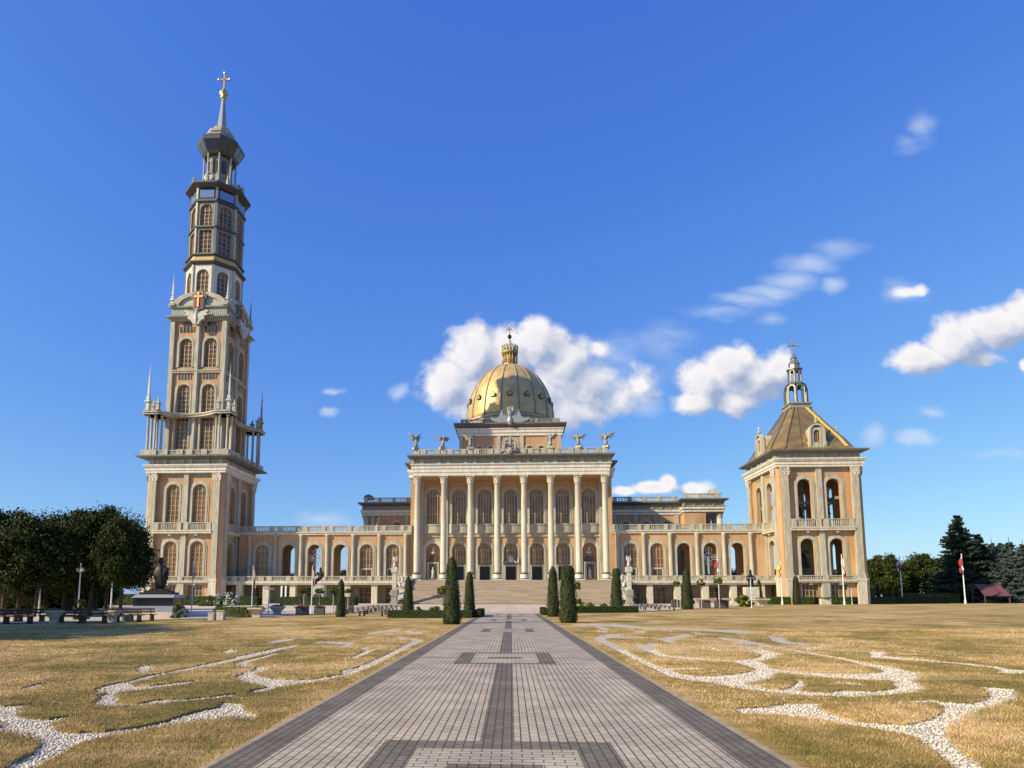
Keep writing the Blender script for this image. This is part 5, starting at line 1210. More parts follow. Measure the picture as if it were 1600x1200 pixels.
for i,(px,y,s) in enumerate([(-20,66,1.2),(25,74,1.2),(70,72,1.15),(110,76,1.1),(-60,70,1.2),(150,76,.9)]):
    tree('maple_tree','dark maple of the shaded wood behind the left benches','tree',ptx(px,y),y,-.6,CM[i%3],TM[i%2],(s,1.15),i*2.1,'maples of the wood behind')
for i,(px,y,s) in enumerate([(-15,84,1.3),(25,86,1.4),(62,85,1.4),(98,86,1.4),(128,88,1.1),(5,95,1.4),(45,96,1.4),(85,97,1.4)]):
    tree('maple_tree','low dark tree filling the shade between the maple trunks','tree',ptx(px,y),y,-2.5,CM[i%3],TM[i%2],(s,.95),i*1.9,'low trees deep in the wood')
for i,(x,y) in enumerate([(-31.5,21.5),(-35,26.5),(-40,31)]):
    tree('maple_tree','maple standing outside the left edge of the lawn, shading it','tree',x,y,0,CM[i],TM[i%2],(1.1,1.05),i*2.1,'maples of the near wood')
# spruces on the right
def spruce(h,r,seed,mat,n=52):
    rr=np.random.default_rng(seed); C=[];N=[]
    for i in range(n):
        z=h*(.03+.95*(i/n)); R_=r*(1-z/h)**.82*(.85+.3*rr.random())+.15; nb=int(7+9*(1-z/h))
        for j in range(nb):
            a=rr.uniform(0,6.28); L=R_*rr.uniform(.65,1.15); m=int(12+L*13); t=rr.uniform(.1,1,m)**.7
            zz=z+rr.uniform(-.2,.2)-.28*L*t+.22*L*t*t*t; sw=(rr.random(m)-.5)*.42*L*(1-t*.65)
            C.append(np.stack([np.cos(a)*L*t-np.sin(a)*sw,np.sin(a)*L*t+np.cos(a)*sw,zz+rr.normal(0,.10,m)],-1)); N.append(np.tile([np.cos(a)*.35,np.sin(a)*.35,.9],(m,1)))
    C=np.concatenate(C);N=np.concatenate(N); V,Q=leafcards(C,N,.30*h/22,seed,.45)
    return cloud_mesh('crown',V,Q,[mat])
SPm=[spruce(26,10.0,1,M['spruce'],62),spruce(21,9.0,2,M['spruce'],56),spruce(18,9.0,3,M['spruceb'],56)]
tk=MB(); tk.path([(0,0,-.1),(0,0,8),(0,0,19)],[.4,.28,.05],8); tkm=tk.mesh('trunk',M['bark'],True)
sp_=[(1506,196,0,1.02,'tallest dark spruce, behind the red and white flag on the right'),(1536,200,1,1.0,'spruce just right of the tallest one, behind the shelter'),(1557,206,2,1.05,'grey green spruce above the right end of the maroon shelter'),(1585,188,2,.98,'blue grey spruce at the right edge of the photograph'),(1572,215,1,.93,'spruce behind the blue grey ones at right'),(1606,200,2,1.0,'blue grey spruce cut off by the right edge'),(1522,215,1,.85,'spruce in the second row behind the tallest one')]
for i,(px,Y,k,s,lab) in enumerate(sp_):
    x,_=at(px,938,Y); o=thing('spruce_tree',lab,'tree',(x,Y,0),i*1.1,'spruces at right'); put('crown',SPm[k],o); put('trunk',tkm,o); o.scale=(s,s,s)
# distant broadleaf trees behind
BMm=[crown_mesh('crown',6,6,.2,13,90,260,.27,50+i,[M['leafd'],M['leafm']],pw=(.8,.2)) for i in range(3)]
tbm=trunk_mesh(8,.3,77,5,3)
fx=[(1356,222,1.15),(1374,238,.72),(1391,218,1.25),(1409,236,.72),(1426,226,.95),(1441,224,1.3),(1460,240,.85),(1476,220,1.2),(1344,240,1.1),(1492,232,1.0),(1417,250,.8)]
for i,(px,Y,s) in enumerate(fx):
    x,_=at(px,930,Y); tree('broadleaf_tree','dark tree of the row between the belfry and the spruces','tree',x,Y,0,BMm[i%3],tbm,(s*.85,s*.98),i*1.7,'trees between the belfry and the spruces')
for i,px in enumerate([433,452,470,492,510,533,553,1068,1086,1108,1128,1150,1172,1196,1215,1262,1284,1300]):
    Y=262+9*(i%3); x,_=at(px,930,Y); tree('broadleaf_tree','distant tree seen through the arches','tree',x,Y,0,BMm[i%3],tbm,(.95,.85+.1*(i%3)),i*1.3,'distant trees behind the arches')
# clipped thuja obelisks
def thuja(h,rb,rt,seed,flat=False):
    mb=MB(); pr=[]
    for i in range(15):
        t=i/14; r=rb+(rt-rb)*t**.9
        if t<.1: r*=.86+1.4*t
        if not flat and t>.9: r*=max(.12,(1-t)*10)**.7
        if flat and t>.95: r*=.75
        pr.append((r*.93,h*t))
    mb.lathe(pr,18); base=mb
    r_=np.random.default_rng(seed); n=int(5200*(h/4.2)*(rb/.6)); t=r_.random(n)*1.0; a=r_.uniform(0,2*math.pi,n)
    R_=np.interp(t*h,[p[1] for p in pr],[p[0]/.93 for p in pr]); w=r_.uniform(0,1,n)<R_/rb+.15; t,a,R_=t[w],a[w],R_[w]
    R2=R_*(1+.09*np.sin(a*5+t*9+seed)+.07*np.sin(a*11-t*23)+.06*np.sin(a*3+t*31))+r_.normal(0,.012,len(t)); bumpz=r_.uniform(0,.09,len(t))
    C=np.stack([np.cos(a)*R2,np.sin(a)*R2,t*h*.985+bumpz],-1); N=np.stack([np.cos(a),np.sin(a),np.full(len(a),.55)],-1)
    V,Q=leafcards(C,N,.042,seed,.5)
    return base.mesh('inner_growth',M['thujadry'],True),cloud_mesh('foliage',V,Q,[M['thuja'],M['hedge']],r_.choice(2,len(Q),p=[.8,.2]))
def place_thuja(px,pyb,ptop,wpx,seed,lab,Y=None,flat=False,rt=.22):
    if Y is None: x,Y=gr(px,pyb)
    else: x,_=at(px,pyb,Y)
    _,zt=at(px,ptop,Y); sc_=F/Y; rb=wpx/2/sc_
    a,b=thuja(zt,rb,rb*rt,seed,flat); o=thing('thuja_tree',lab,'conifer',(x,Y,0),0,'clipped conical thujas'); put('inner_growth',a,o); put('foliage',b,o)
place_thuja(706,975,870,31,1,'tallest clipped thuja, at the left edge of the path',rt=.46)
place_thuja(733.5,965,893,20,2,'narrow clipped thuja behind the tallest one on the left of the path',rt=.50)
place_thuja(864.5,963.5,885,21,3,'clipped thuja with a rounded tip on the right of the path, second from the camera',rt=.52)
place_thuja(888,973,884,29,4,'flat topped clipped thuja at the right edge of the path',flat=True,rt=.68)
place_thuja(637.5,955,900,21,5,'clipped thuja behind the long low hedge on the left',Y=66,rt=.36)
place_thuja(964,951,888,21,6,'clipped thuja behind the right end of the low hedge on the right',Y=72,rt=.52,flat=True)
place_thuja(1074,952,888,20,7,'lone clipped thuja on the lawn edge right of the stairs',rt=.46)
place_thuja(532,964,905,17,8,'lone clipped thuja beside the left bench rows',rt=.46)
place_thuja(1187,938,905,12,9,'small clipped thuja left of the belfry corner',Y=140,rt=.35)
place_thuja(1245,941,899,13,10,'clipped thuja in front of the belfry corner',Y=142,rt=.5)
place_thuja(1373,938,912,8,11,'smallest clipped thuja right of the belfry, nearest to it',Y=160,rt=.5)
place_thuja(1391,938,918,7,12,'small clipped thuja second from the belfry on the right',Y=165,rt=.5)
place_thuja(1403,938,914,9,13,'small clipped thuja just left of the striped flag pole',Y=165,rt=.5)
place_thuja(1308,937,918,6,14,'tiny clipped thuja in front of the right belfry window',Y=144,rt=.4)
# hedges
def hedge(name,label,P0,P1,dep,h,seed,mats=('hedge',),dens=90,size=.06,cat='hedge',grp=None):
    (x0,y0),(x1,y1)=P0,P1; L=math.hypot(x1-x0,y1-y0); a=math.atan2(y1-y0,x1-x0)
    o=thing(name,label,cat,(x0,y0,0),a,grp)
    mb=MB(); mb.box(.04,L-.04,.04,dep-.04,-.05,h-.05); mb.build('inner_growth',M['thujadry'],o)
    r=np.random.default_rng(seed); C=[];N=[]
    for (fa,cnt) in (('f',L*h),('t',L*dep),('b',L*h*.5),('l',dep*h),('r',dep*h)):
        n=int(cnt*dens)+8; u=r.random(n); v=r.random(n); j=r.normal(0,.022,n)
        if fa=='f': c=np.stack([u*L,j,v*h],-1); nv=(0,-1,.3)
        elif fa=='b': c=np.stack([u*L,dep+j,v*h],-1); nv=(0,1,.3)
        elif fa=='t': c=np.stack([u*L,v*dep,h+j],-1); nv=(0,0,1)
        elif fa=='l': c=np.stack([j,u*dep,v*h],-1); nv=(-1,0,.3)
        else: c=np.stack([L+j,u*dep,v*h],-1); nv=(1,0,.3)
        C.append(c); N.append(np.tile(nv,(n,1)))
    V,Q=leafcards(np.concatenate(C),np.concatenate(N).astype(float),size,seed,.55)
    put('foliage',cloud_mesh('foliage',V,Q,[M[m] for m in mats],r.choice(len(mats),len(Q)) if len(mats)>1 else None),o); return o
def ppt(px,Y): return (at(px,935,Y)[0],Y)
hedge('hedge','long low clipped hedge on the left, running up to the tall thuja',ppt(605,49.5),ppt(737,49.5),.9,.57,1,dens=420,size=.035)
hedge('hedge','long low clipped hedge on the right, behind the flat topped thuja',ppt(880,66),ppt(998,68),.9,.66,2,dens=260,size=.045)
hedge('hedge','low hedge piece closing the left bed beside the paved path',ppt(742,50.5),ppt(752,50.5),6,.60,3,mats=('thuja',),dens=260,size=.04)
hedge('hedge','low hedge piece closing the right bed beside the paved path',ppt(848,57),ppt(856,57),6,.62,4,mats=('thuja',),dens=260,size=.04)
hedge('hedge','olive block hedge right of the polished monument',ppt(338,50),ppt(398,50),1.6,.78,5,mats=('hedge','hedgey'),dens=260,size=.045)
far_h=[(286,520,118,1.6,'wide hedge band in front of the left tower'),(433,568,122,1.7,'long hedge in front of the left arcade')]
hedge('hedge','wide hedge band in front of the left tower',ppt(284,120),ppt(402,120),2.5,1.7,6,dens=60,size=.11)
hedge('hedge','long dark hedge in front of the left arcade',ppt(437,120),ppt(555,120),2.5,1.6,7,dens=60,size=.11)
hedge('hedge','hedge at the foot of the tall tower, left of the monument',ppt(160,118),ppt(222,118),3,2.1,8,dens=60,size=.11)
hedge('hedge','hedge between the two right planters and the belfry corner',ppt(1203,146),ppt(1236,146),1.5,1.6,9,dens=60,size=.12)
hedge('hedge','hedge under the left belfry window',ppt(1252,146),ppt(1284,146),1.5,1.5,10,dens=60,size=.12)
hedge('hedge','hedge under the right belfry window',ppt(1296,147),ppt(1330,147),1.5,1.5,11,dens=60,size=.12)
hedge('hedge','dark hedge running right from the belfry corner',ppt(1330,150),ppt(1400,156),1.5,1.6,12,mats=('hedge','thuja'),dens=50,size=.13)
hedge('hedge','dark clipped hedge behind the striped flag pole',ppt(1402,160),ppt(1482,170),2,1.6,13,mats=('thuja','hedge'),dens=50,size=.13)
hedge('hedge','yellow leaved border at the right foot of the belfry',ppt(1322,155),ppt(1368,158),2.5,2.2,14,mats=('hedgey',),dens=50,size=.14)
hedge('hedge','hedge band behind the two flag poles on the right',ppt(1395,176),ppt(1500,186),3,2.6,15,mats=('hedge','hedgey'),dens=40,size=.15)
def bush(name,label,px,Y,rpx,h,seed,mats,cat='bush',size=.07,nc=34,per=130,grp=None,zb=0):
    x,_=at(px,935,Y); r=rpx*Y/F; cm_=crown_mesh('foliage',r,r*.8,zb-(.45*h if zb==0 else 0),h,nc,per,size,seed,[M[m] for m in mats],pw=(.5,.5)); o=put(name,cm_,None,(x,Y,0)); tag(o,label,cat,grp); return o
bush('bush','rounded olive bush in the left bed behind the low hedge',680,60,9,.85,1,('hedgey','hedge'))
bush('bush','low reddish bush beside the rounded olive one in the left bed',655,62,7,.7,2,('thuja','hedgey'))
bush('bush','rounded olive bush in the right bed nearest the path thujas',922,74,9,.95,3,('hedgey','hedge'))
bush('bush','second olive bush in the right bed, beside the thuja',942,75,8,.95,4,('hedgey','hedge'))
bush('bush','low reddish shrub behind the flat topped thuja',905,80,8,1.5,5,('thuja','hedgey'))
bush('bush','light green shrub peeping out left of the tallest thuja',690,75,8,3.0,6,('hedgey','hedge'),zb=1.5)
bush('bush','green shrub peeping out right of the flat topped thuja',902,80,6,3.6,7,('hedge','hedgey'),zb=2.2)
bush('bush','white flowering bush in front of the left tower',352,112,28,2.9,8,('whitef','hedge'),size=.14,nc=30)
bush('bush','tall olive bush beside the white flowering one',320,110,16,2.6,9,('hedgey','hedge'),size=.12,nc=20)
bush('bush','loose shrub on the corner of the polished monument',282,47,12,1.5,10,('hedge','hedgey'),size=.06,nc=20)
bush('bush','loose green shrub right of the monument, before the paving',345,52,10,1.2,11,('hedge','hedgey'))
bush('bush','spreading shrub under the third maple by the left benches',128,44,14,1.6,12,('leafm','hedge'),size=.07,nc=20)
bush('bush','olive bush behind the right planters',1163,110,14,2.2,13,('hedgey','hedge'),size=.12)
bush('bush','sunlit shrub in the wood behind the left benches',40,66,16,1.6,14,('hedgey','hedge'),size=.09)
bush('bush','yellow green shrub in the wood behind the benches',70,64,10,1.4,15,('hedgey','hedge'),size=.09)
# standard ball trees
for px,pyt,Y,wpx,lab in ((475,917,62,15,'ball shaped standard tree, leftmost of the four left of the lone thuja'),(499,918,63,14,'ball shaped standard tree just right of the tall yellow and white flag pole'),(521,918,62,14,'ball shaped standard tree just left of the lone thuja by the bench rows'),(544,918,62,13,'ball shaped standard tree just right of the lone thuja by the bench rows'),
    (1096,905,92,14,'ball shaped standard tree left of the white and red flag'),(1124,902,92,15,'ball shaped standard tree between the white and red flag and the speaker post'),(1058,908,95,12,'ball shaped standard tree half hidden behind the lone right thuja')):
    x=at(px,935,Y)[0]; zt=at(px,pyt,Y)[1]; r=wpx/2*Y/F
    o=thing('ball_tree',lab,'tree',(x,Y,0),0,'ball shaped standard trees'); put('crown',crown_mesh('crown',r,r,zt-1.7*r,zt,34,150,.05*Y/60,px,[M['hedgey'],M['hedge']],pw=(.5,.5)),o)
    tb=MB(); tb.tube((0,0,0),(0,0,zt-r),.05,.04,6); tb.build('trunk',M['planter'],o)
# ================================================================== STATUES
def skin(name,nodes,edges,mat,parent=None,loc=(0,0,0),rz=0,sub=1):
    ks=list(nodes); me=bpy.data.meshes.new(name); me.from_pydata([nodes[k][0] for k in ks],[(ks.index(a),ks.index(b)) for a,b in edges],[]); me.materials.append(mat)
    o=put(name,me,parent,loc,rz); md=o.modifiers.new('Skin','SKIN'); sv=me.skin_vertices[0].data
    for i,k in enumerate(ks):
        r=nodes[k][1]; sv[i].radius=(r,r) if not isinstance(r,tuple) else r
    sv[0].use_root=True; md.use_smooth_shade=True; md.branch_smoothing=.6
    s=o.modifiers.new('Subdivision','SUBSURF'); s.levels=sub; s.render_levels=sub; return o
def wing_mesh(L,up,back,name='wing'):
    mb=MB()
    for s in (-1,1):
        base=[(s*.15,.25,3.0),(s*.15,.3,2.3)]
        n=7
        for i in range(n):
            t=i/(n-1); tip=(s*(L*(1-.45*t)),.25+back*(1-t*.4),3.0+up*(1-t)-.9*t)
            r0=(s*.15,.28,3.1-.8*t); mid=(s*L*.45,.3+back*.4,3.25+up*.45*(1-t)-.55*t)
            mb.path([r0,mid,tip],[.16,.15,.03],5)
    return mb.mesh(name,M['statue'],True)
def angel(label,x,lean,arm,up,L,face,Y=156.0,z=38.2,turn=0,mat='statue'):
    o=thing('angel_statue',label,'statue',(x,Y,z),turn,'stone angels on the church parapet')
    b=MB(); b.box(-.75,.75,-.6,.6,-.0,.55); b.build('pedestal',M['stone'],o)
    l=lean
    nd={'hip':((l*.35,0,1.9),(.46,.40)),'knee':((l*.15,-.05,1.15),(.56,.5)),'foot':((0,.0,.55),(.66,.58)),'waist':((l*.55,0,2.4),(.34,.28)),'chest':((l*.75,-.02,2.85),(.44,.32)),'neck':((l*.85,-.04,3.25),(.15,.15)),'head':((l*.92,-.1,3.52),(.25,.27)),'crown':((l*.95,-.1,3.78),(.17,.18)),
        'shl':((l*.75-.42,0,3.02),(.17,.17)),'ell':((l*.75-.42-arm[0][0],-.15,3.0+arm[0][1]),(.13,.13)),'hal':((l*.75-.42-arm[0][2],-.45,3.0+arm[0][3]),(.09,.09)),
        'shr':((l*.75+.42,0,3.02),(.17,.17)),'elr':((l*.75+.42+arm[1][0],-.15,3.0+arm[1][1]),(.13,.13)),'har':((l*.75+.42+arm[1][2],-.45,3.0+arm[1][3]),(.09,.09))}
    ed=[('hip','knee'),('knee','foot'),('hip','waist'),('waist','chest'),('chest','neck'),('neck','head'),('head','crown'),('chest','shl'),('shl','ell'),('ell','hal'),('chest','shr'),('shr','elr'),('elr','har')]
    skin('body',nd,ed,M[mat],o,sub=1)
    w=put('wing',wing_mesh(L,up,.8),o,(l*.75,0,0)); return o
angel('stone angel with one wing raised high, on the left corner of the church parapet',-23.6,.15,((.5,.1,.8,.3),(.6,.1,1.2,.2)),1.6,1.9,1,turn=.6)
angel('stone angel leaning forward with wings swept level, second from the left on the parapet',-16.9,.45,((.4,-.2,.7,-.1),(.6,.1,1.1,.0)),.3,2.2,1,turn=.5)
angel('stone angel in front of the left end of the upper brick block',-9.9,-.15,((.5,.3,.9,.6),(.4,-.3,.6,-.1)),.9,1.7,-1,turn=.2)
angel('stone angel in front of the right end of the upper brick block',9.9,.15,((.5,.1,.9,.2),(.5,.3,.9,.6)),.9,1.7,1,turn=-.2)
angel('stone angel leaning left with level wings, second from the right on the parapet',16.9,-.35,((.6,.1,1.1,.0),(.4,-.2,.7,-.1)),.5,2.1,-1,turn=-.5)
angel('stone angel with both wings raised, on the right corner of the church parapet',23.6,-.12,((.6,.1,1.1,.1),(.5,.1,.8,.3)),.9,2.3,-1,turn=-.5)
cg=thing('central_statue_group','carved stone group of seated and kneeling figures crowning the middle of the church parapet','statue',(0,155.7,36.75))
b=MB(); b.box(-1.6,1.6,-.5,1.0,0,1.6); b.path([(-2.6,-.1,.4),(-1.4,-.5,1.0),(0,-.6,.5),(1.4,-.5,1.0),(2.6,-.1,.4)],[.2,.3,.35,.3,.2],7); b.lathe([(.1,-.6),(.75,0),(.85,.8),(.4,1.5),(.1,1.7)],12,(0,-.6)); b.build('pedestal',M['statue'],cg)
def fig(x,y,z,h,l,nm='figure'):
    k=h/3.2
    nd={'hip':((0,0,1.2*k),(.5*k,.45*k)),'foot':((-l*.3,0,.1*k),(.68*k,.6*k)),'waist':((l*.1,0,1.7*k),(.36*k,.3*k)),'chest':((l*.25,0,2.15*k),(.46*k,.34*k)),'neck':((l*.32,0,2.55*k),(.15*k,.15*k)),'head':((l*.36,-.05,2.85*k),(.26*k,.27*k)),'sl':((l*.25-.45*k,0,2.3*k),(.17*k,.17*k)),'el':((l*.25-.75*k,-.25,1.8*k),(.13*k,.13*k)),'hl':((l*.25-.4*k,-.6,1.6*k),(.1*k,.1*k)),'sr':((l*.25+.45*k,0,2.3*k),(.17*k,.17*k)),'er':((l*.25+.75*k,-.25,1.8*k),(.13*k,.13*k)),'hr':((l*.25+.4*k,-.6,1.6*k),(.1*k,.1*k))}
    skin(nm,nd,[('hip','foot'),('hip','waist'),('waist','chest'),('chest','neck'),('neck','head'),('chest','sl'),('sl','el'),('el','hl'),('chest','sr'),('sr','er'),('er','hr')],M['statue'],cg,(x,y,z))
fig(0,.2,1.6,3.7,.0); fig(-1.35,-.1,.9,3.0,.5); fig(1.35,-.1,.9,3.0,-.5)
# bronze monument at left
x0,_=at(249,935,50)
mo=thing('monument','dark bronze robed statue on a polished granite base with sloping slabs, before the tall tower','monument',(x0,50,0),.12)
def frust(mb,x,y,z0,z1,dx,dy,mi=0): mb.add([(-x,-y,z0),(x,-y,z0),(x,y,z0),(-x,y,z0),(-x+dx,-y+dy,z1),(x-dx,-y+dy,z1),(x-dx,y-dy,z1),(-x+dx,y-dy,z1)],[(0,3,2,1),(4,5,6,7),(0,1,5,4),(1,2,6,5),(2,3,7,6),(3,0,4,7)],mi)
b=MB(); b.box(-1.75,1.75,-1.8,1.8,0,.45); b.build('footing',M['plazap'],mo)
b=MB(); frust(b,1.72,1.72,.45,.92,.20,.62); b.build('lower_slab',pmat('grey_granite',(.24,.245,.26),.12,spec=.8),mo)
b=MB(); b.box(-1.5,1.5,-1.08,1.1,.92,1.56); b.build('dark_block',pmat('black_granite',(.012,.013,.018),.18),mo)
b=MB(); frust(b,1.58,1.3,1.56,1.80,.10,.5); b.build('upper_slab',pmat('pale_granite',(.34,.35,.37),.12,spec=.8),mo)
b=MB(); b.box(-1.2,1.2,-.8,.8,1.80,1.98); b.box(-.92,.92,-.66,.66,1.98,2.14); b.box(-.6,.6,-.5,.5,2.14,2.26); b.build('plinth',M['bronze'],mo)
mo.scale=(1,1,1)
robe=MB(); k_=1.0
def blob(mb,rings,n=20):
    vs=[];
    for (cx_,cy_,z,rx,ry,tw) in rings:
        for j in range(n):
            q=2*math.pi*j/n; f=1+tw*math.sin(q*5+z*2.3)
            vs.append((cx_+rx*f*math.cos(q),cy_+ry*f*math.sin(q),z))
    k=len(rings); mb.add(vs,[(i*n+j,i*n+(j+1)%n,(i+1)*n+(j+1)%n,(i+1)*n+j) for i in range(k-1) for j in range(n)]+[tuple(range(n))[::-1],tuple(range((k-1)*n,k*n))])
blob(robe,[(.02,0,2.0,.34,.30,.10),(.02,0,2.25,.36,.32,.12),(.0,0,2.6,.43,.36,.12),(-.0,0,3.0,.52,.40,.11),(.0,0,3.35,.56,.40,.09),(.0,0,3.65,.50,.36,.06),(.0,0,3.88,.40,.30,.03),(.0,0,4.0,.27,.22,.0),(.0,-.02,4.06,.13,.13,0),(.0,-.04,4.14,.13,.14,0),(.0,-.07,4.22,.18,.20,0),(.0,-.08,4.38,.205,.225,0),(.0,-.06,4.54,.18,.20,0),(.0,-.03,4.66,.10,.11,0),(0,-.02,4.70,.03,.03,0)],30)
robe.path([(-.42,-.05,3.75),(-.62,-.15,3.3),(-.80,-.38,3.05)],[.2,.17,.11],8)
robe.path([(-.80,-.38,3.05),(-.87,-.45,3.02),(-.93,-.52,3.04)],[.06,.055,.04],6)
for i in range(4): robe.path([(-.90,-.49,3.00+i*.03),(-.97,-.56,3.0+i*.035),(-1.0,-.60,2.97+i*.035)],[.018,.016,.01],5)
robe.path([(-.88,-.44,3.06),(-.90,-.50,3.12)],[.02,.012],5)
robe.path([(.40,.0,3.75),(.55,-.3,3.4),(.40,-.5,3.3)],[.2,.17,.1],8)
robe.lathe([(.03,2.0),(.03,4.2)],6,(.42,-.5)); robe.lathe([(.0,4.2),(.06,4.22),(.06,4.4),(.0,4.42)],6,(.42,-.5))
r_=robe.build('figure',M['bronze'],mo,(0,0,.18),sm=True); r_.scale=(1,1,.95); r_.location=(0,0,.3)
# seated bronze figure on a white block in the left arcade garden
x1,_=at(498,935,125)
sf=thing('seated_statue','dark seated bronze figure on a white stone block before the left arcade','statue',(x1,125,0))
b=MB(); b.box(-1.2,1.2,-1,1,0,3.9); b.box(-1.3,1.3,-1.1,1.1,0,.5); b.build('block',M['marble'],sf)
b=MB(); b.box(-.75,.75,-1.06,-1.0,1.2,2.2); b.build('plaque',M['dark'],sf)
nd={'hip':((0.2,.1,4.9),(.6,.5)),'kn':((-.5,-.7,5.0),(.4,.35)),'ft':((-.55,-.8,4.0),(.4,.35)),'waist':((.25,.15,5.6),(.5,.4)),'chest':((.25,.1,6.2),(.55,.4)),'neck':((.25,0,6.8),(.2,.2)),'head':((.22,-.1,7.15),(.3,.32)),'top':((.22,-.1,7.5),(.2,.2)),'s1':((-.3,0,6.45),(.2,.2)),'e1':((-.6,-.4,5.9),(.17,.17)),'h1':((-1.0,-.8,5.5),(.12,.12)),'s2':((.8,0,6.45),(.2,.2)),'e2':((1.0,-.3,5.8),(.17,.17)),'h2':((.6,-.6,5.4),(.12,.12))}
skin('body',nd,[('hip','kn'),('kn','ft'),('hip','waist'),('waist','chest'),('chest','neck'),('neck','head'),('head','top'),('chest','s1'),('s1','e1'),('e1','h1'),('chest','s2'),('s2','e2'),('e2','h2')],M['bronze'],sf)
# statues on slender pillars either side of the stairs
def pillar(px,lab,Y=141):
    x,_=at(px,935,Y); o=thing('pillar_statue',lab,'statue',(x,Y,0),0,'pillar statues beside the stairs')
    b=MB(); b.rect(-.6,.6,-.6,.6,[(.2,0),(.2,.6),(0,.7),(0,1.9)]); b.box(-.75,.75,-.75,.75,1.9,3.2); b.build('foot',M['grey'],o)
    b=MB(); b.rect(-.42,.42,-.42,.42,[(0,3.2),(0,6.9),(.2,7.0),(.25,7.1),(.25,8.1),(.05,8.2)]); b.build('shaft',M['marble'],o)
    nd={'hip':((0,0,9.1),(.36,.32)),'foot':((0,0,8.15),(.42,.38)),'waist':((.05,0,9.5),(.28,.25)),'chest':((.05,0,9.9),(.36,.28)),'neck':((.03,0,10.25),(.13,.13)),'head':((0,-.05,10.5),(.2,.21)),'sl':((-.32,0,10.0),(.13,.13)),'el':((-.5,-.2,9.6),(.1,.1)),'hl':((-.2,-.4,9.5),(.08,.08)),'sr':((.4,0,10.0),(.13,.13)),'er':((.55,-.2,9.6),(.1,.1)),'hr':((.25,-.4,9.5),(.08,.08)),'wl':((-.35,.3,10.6),(.16,.07)),'wr':((.4,.3,10.6),(.16,.07))}
    skin('body',nd,[('hip','foot'),('hip','waist'),('waist','chest'),('chest','neck'),('neck','head'),('chest','sl'),('sl','el'),('el','hl'),('chest','sr'),('sr','er'),('er','hr'),('sl','wl'),('sr','wr')],M['marble'],o)
pillar(616,'pale statue on a slender pillar left of the stairs'); pillar(983.5,'pale statue on a slender pillar right of the stairs')
def cascade(s,lab):
    o=thing('stair_sculpture',lab,'sculpture',(s*25.8,149,0),0)
    for i,(y,z,h) in enumerate(((-7.5,.3,2.6),(-4.0,2.0,2.5),(-.6,3.6,2.4),(3.0,5.0,2.4))):
        b=MB(); b.box(-.6,.6,y-.9,y+.9,0,z); b.build('step_block',M['marble'],o)
        k=h/3.2; l=.5*s
        nd={'hip':((0,y,z+1.1*k),(.45,.4)),'foot':((-l*.4,y-.3,z+.2),(.6,.55)),'chest':((l*.3,y,z+2.0*k),(.42,.32)),'neck':((l*.4,y,z+2.4*k),(.15,.15)),'head':((l*.45,y-.1,z+2.7*k),(.24,.25)),'a':((l*.3-.5,y-.2,z+2.2*k),(.15,.15)),'ah':((l*.3-1.0,y-.5,z+2.7*k),(.09,.09)),'b':((l*.3+.5,y-.2,z+2.2*k),(.15,.15)),'bh':((l*.3+1.0,y-.3,z+1.5*k),(.1,.1))}
        skin('body',nd,[('hip','foot'),('hip','chest'),('chest','neck'),('neck','head'),('chest','a'),('a','ah'),('chest','b'),('b','bh')],M['marble'],o)
cascade(-1,'cascade of white marble figures descending beside the left edge of the stairs'); cascade(1,'cascade of white marble figures descending beside the right edge of the stairs')

# ================================================================== STREET FURNITURE
def bench_proto(L=1.9,back=False):
    o=thing('bench','','bench',(0,0,0))
    b=MB()
    for i in range(3): b.box(-L/2,L/2,-.21+i*.15,-.09+i*.15,.42,.46)
    b.build('seat',M['woodd'],o)
    for s in (-1,1):
        b=MB(); b.box(s*L*.36-.06,s*L*.36+.06,-.2,.2,.06,.42); b.box(s*L*.36-.07,s*L*.36+.07,-.26,.26,0,.07); b.build('leg',M['woodd'],o)
    if back:
        b=MB(); b.box(-L/2,L/2,.22,.26,.56,.68); b.box(-L/2,L/2,.22,.26,.74,.86); b.build('backrest',M['woodd'],o)
        for s in (-1,1): b=MB(); b.box(s*L*.36-.03,s*L*.36+.03,.20,.24,.42,.86); b.build('back_post',M['woodd'],o)
    return o
bp0=bench_proto(1.9,True); first=True
def bplace(proto,used,x,y,rz,lab,grp,sc=1):
    o=proto if not used[0] else copy_tree(proto); used[0]=True
    o.location=(x,y,0); o.rotation_euler=(0,0,rz); o['label']=lab; o['group']=grp; o.scale=(sc,)*3; return o
u1=[False]
for px,py,lab in ((8,972,'dark bench at the very left edge behind the lawn'),(28,975,'dark bench in the cluster at far left, front one'),(48,972,'dark bench of the left cluster beside the leftmost grey pole'),(113,973,'dark bench right of the white bowl planter, third maple behind it'),(145,974,'dark bench between the middle and right grey poles'),(200,972,'dark bench before the monument, left one of the pair'),(221,970,'dark bench before the monument, right one of the pair')):
    x,y=gr(px,py); bplace(bp0,u1,x,y,math.pi+.1,lab,'dark benches left of the monument')
pb1=bench_proto(2.6,False); u2=[False]
for r_i in range(8):
    for c_i in range(2):
        Y=54+r_i*6.0; px=(552+r_i*7+c_i*28)
        if px>632: continue
        x,_=at(px,935,Y); bplace(pb1,u2,x,Y,.12,'backless dark bench in the rows climbing towards the left side of the stairs','bench rows left of the stairs',1.0)
for r_i in range(7):
    for c_i in range(3):
        Y=78+r_i*7.0; px=1040-r_i*6-c_i*22
        if px<992: continue
        x,_=at(px,935,Y); bplace(pb1,u2,x,Y,-.1,'backless dark bench in the rows beside the right side of the stairs','bench rows right of the stairs',1.0)
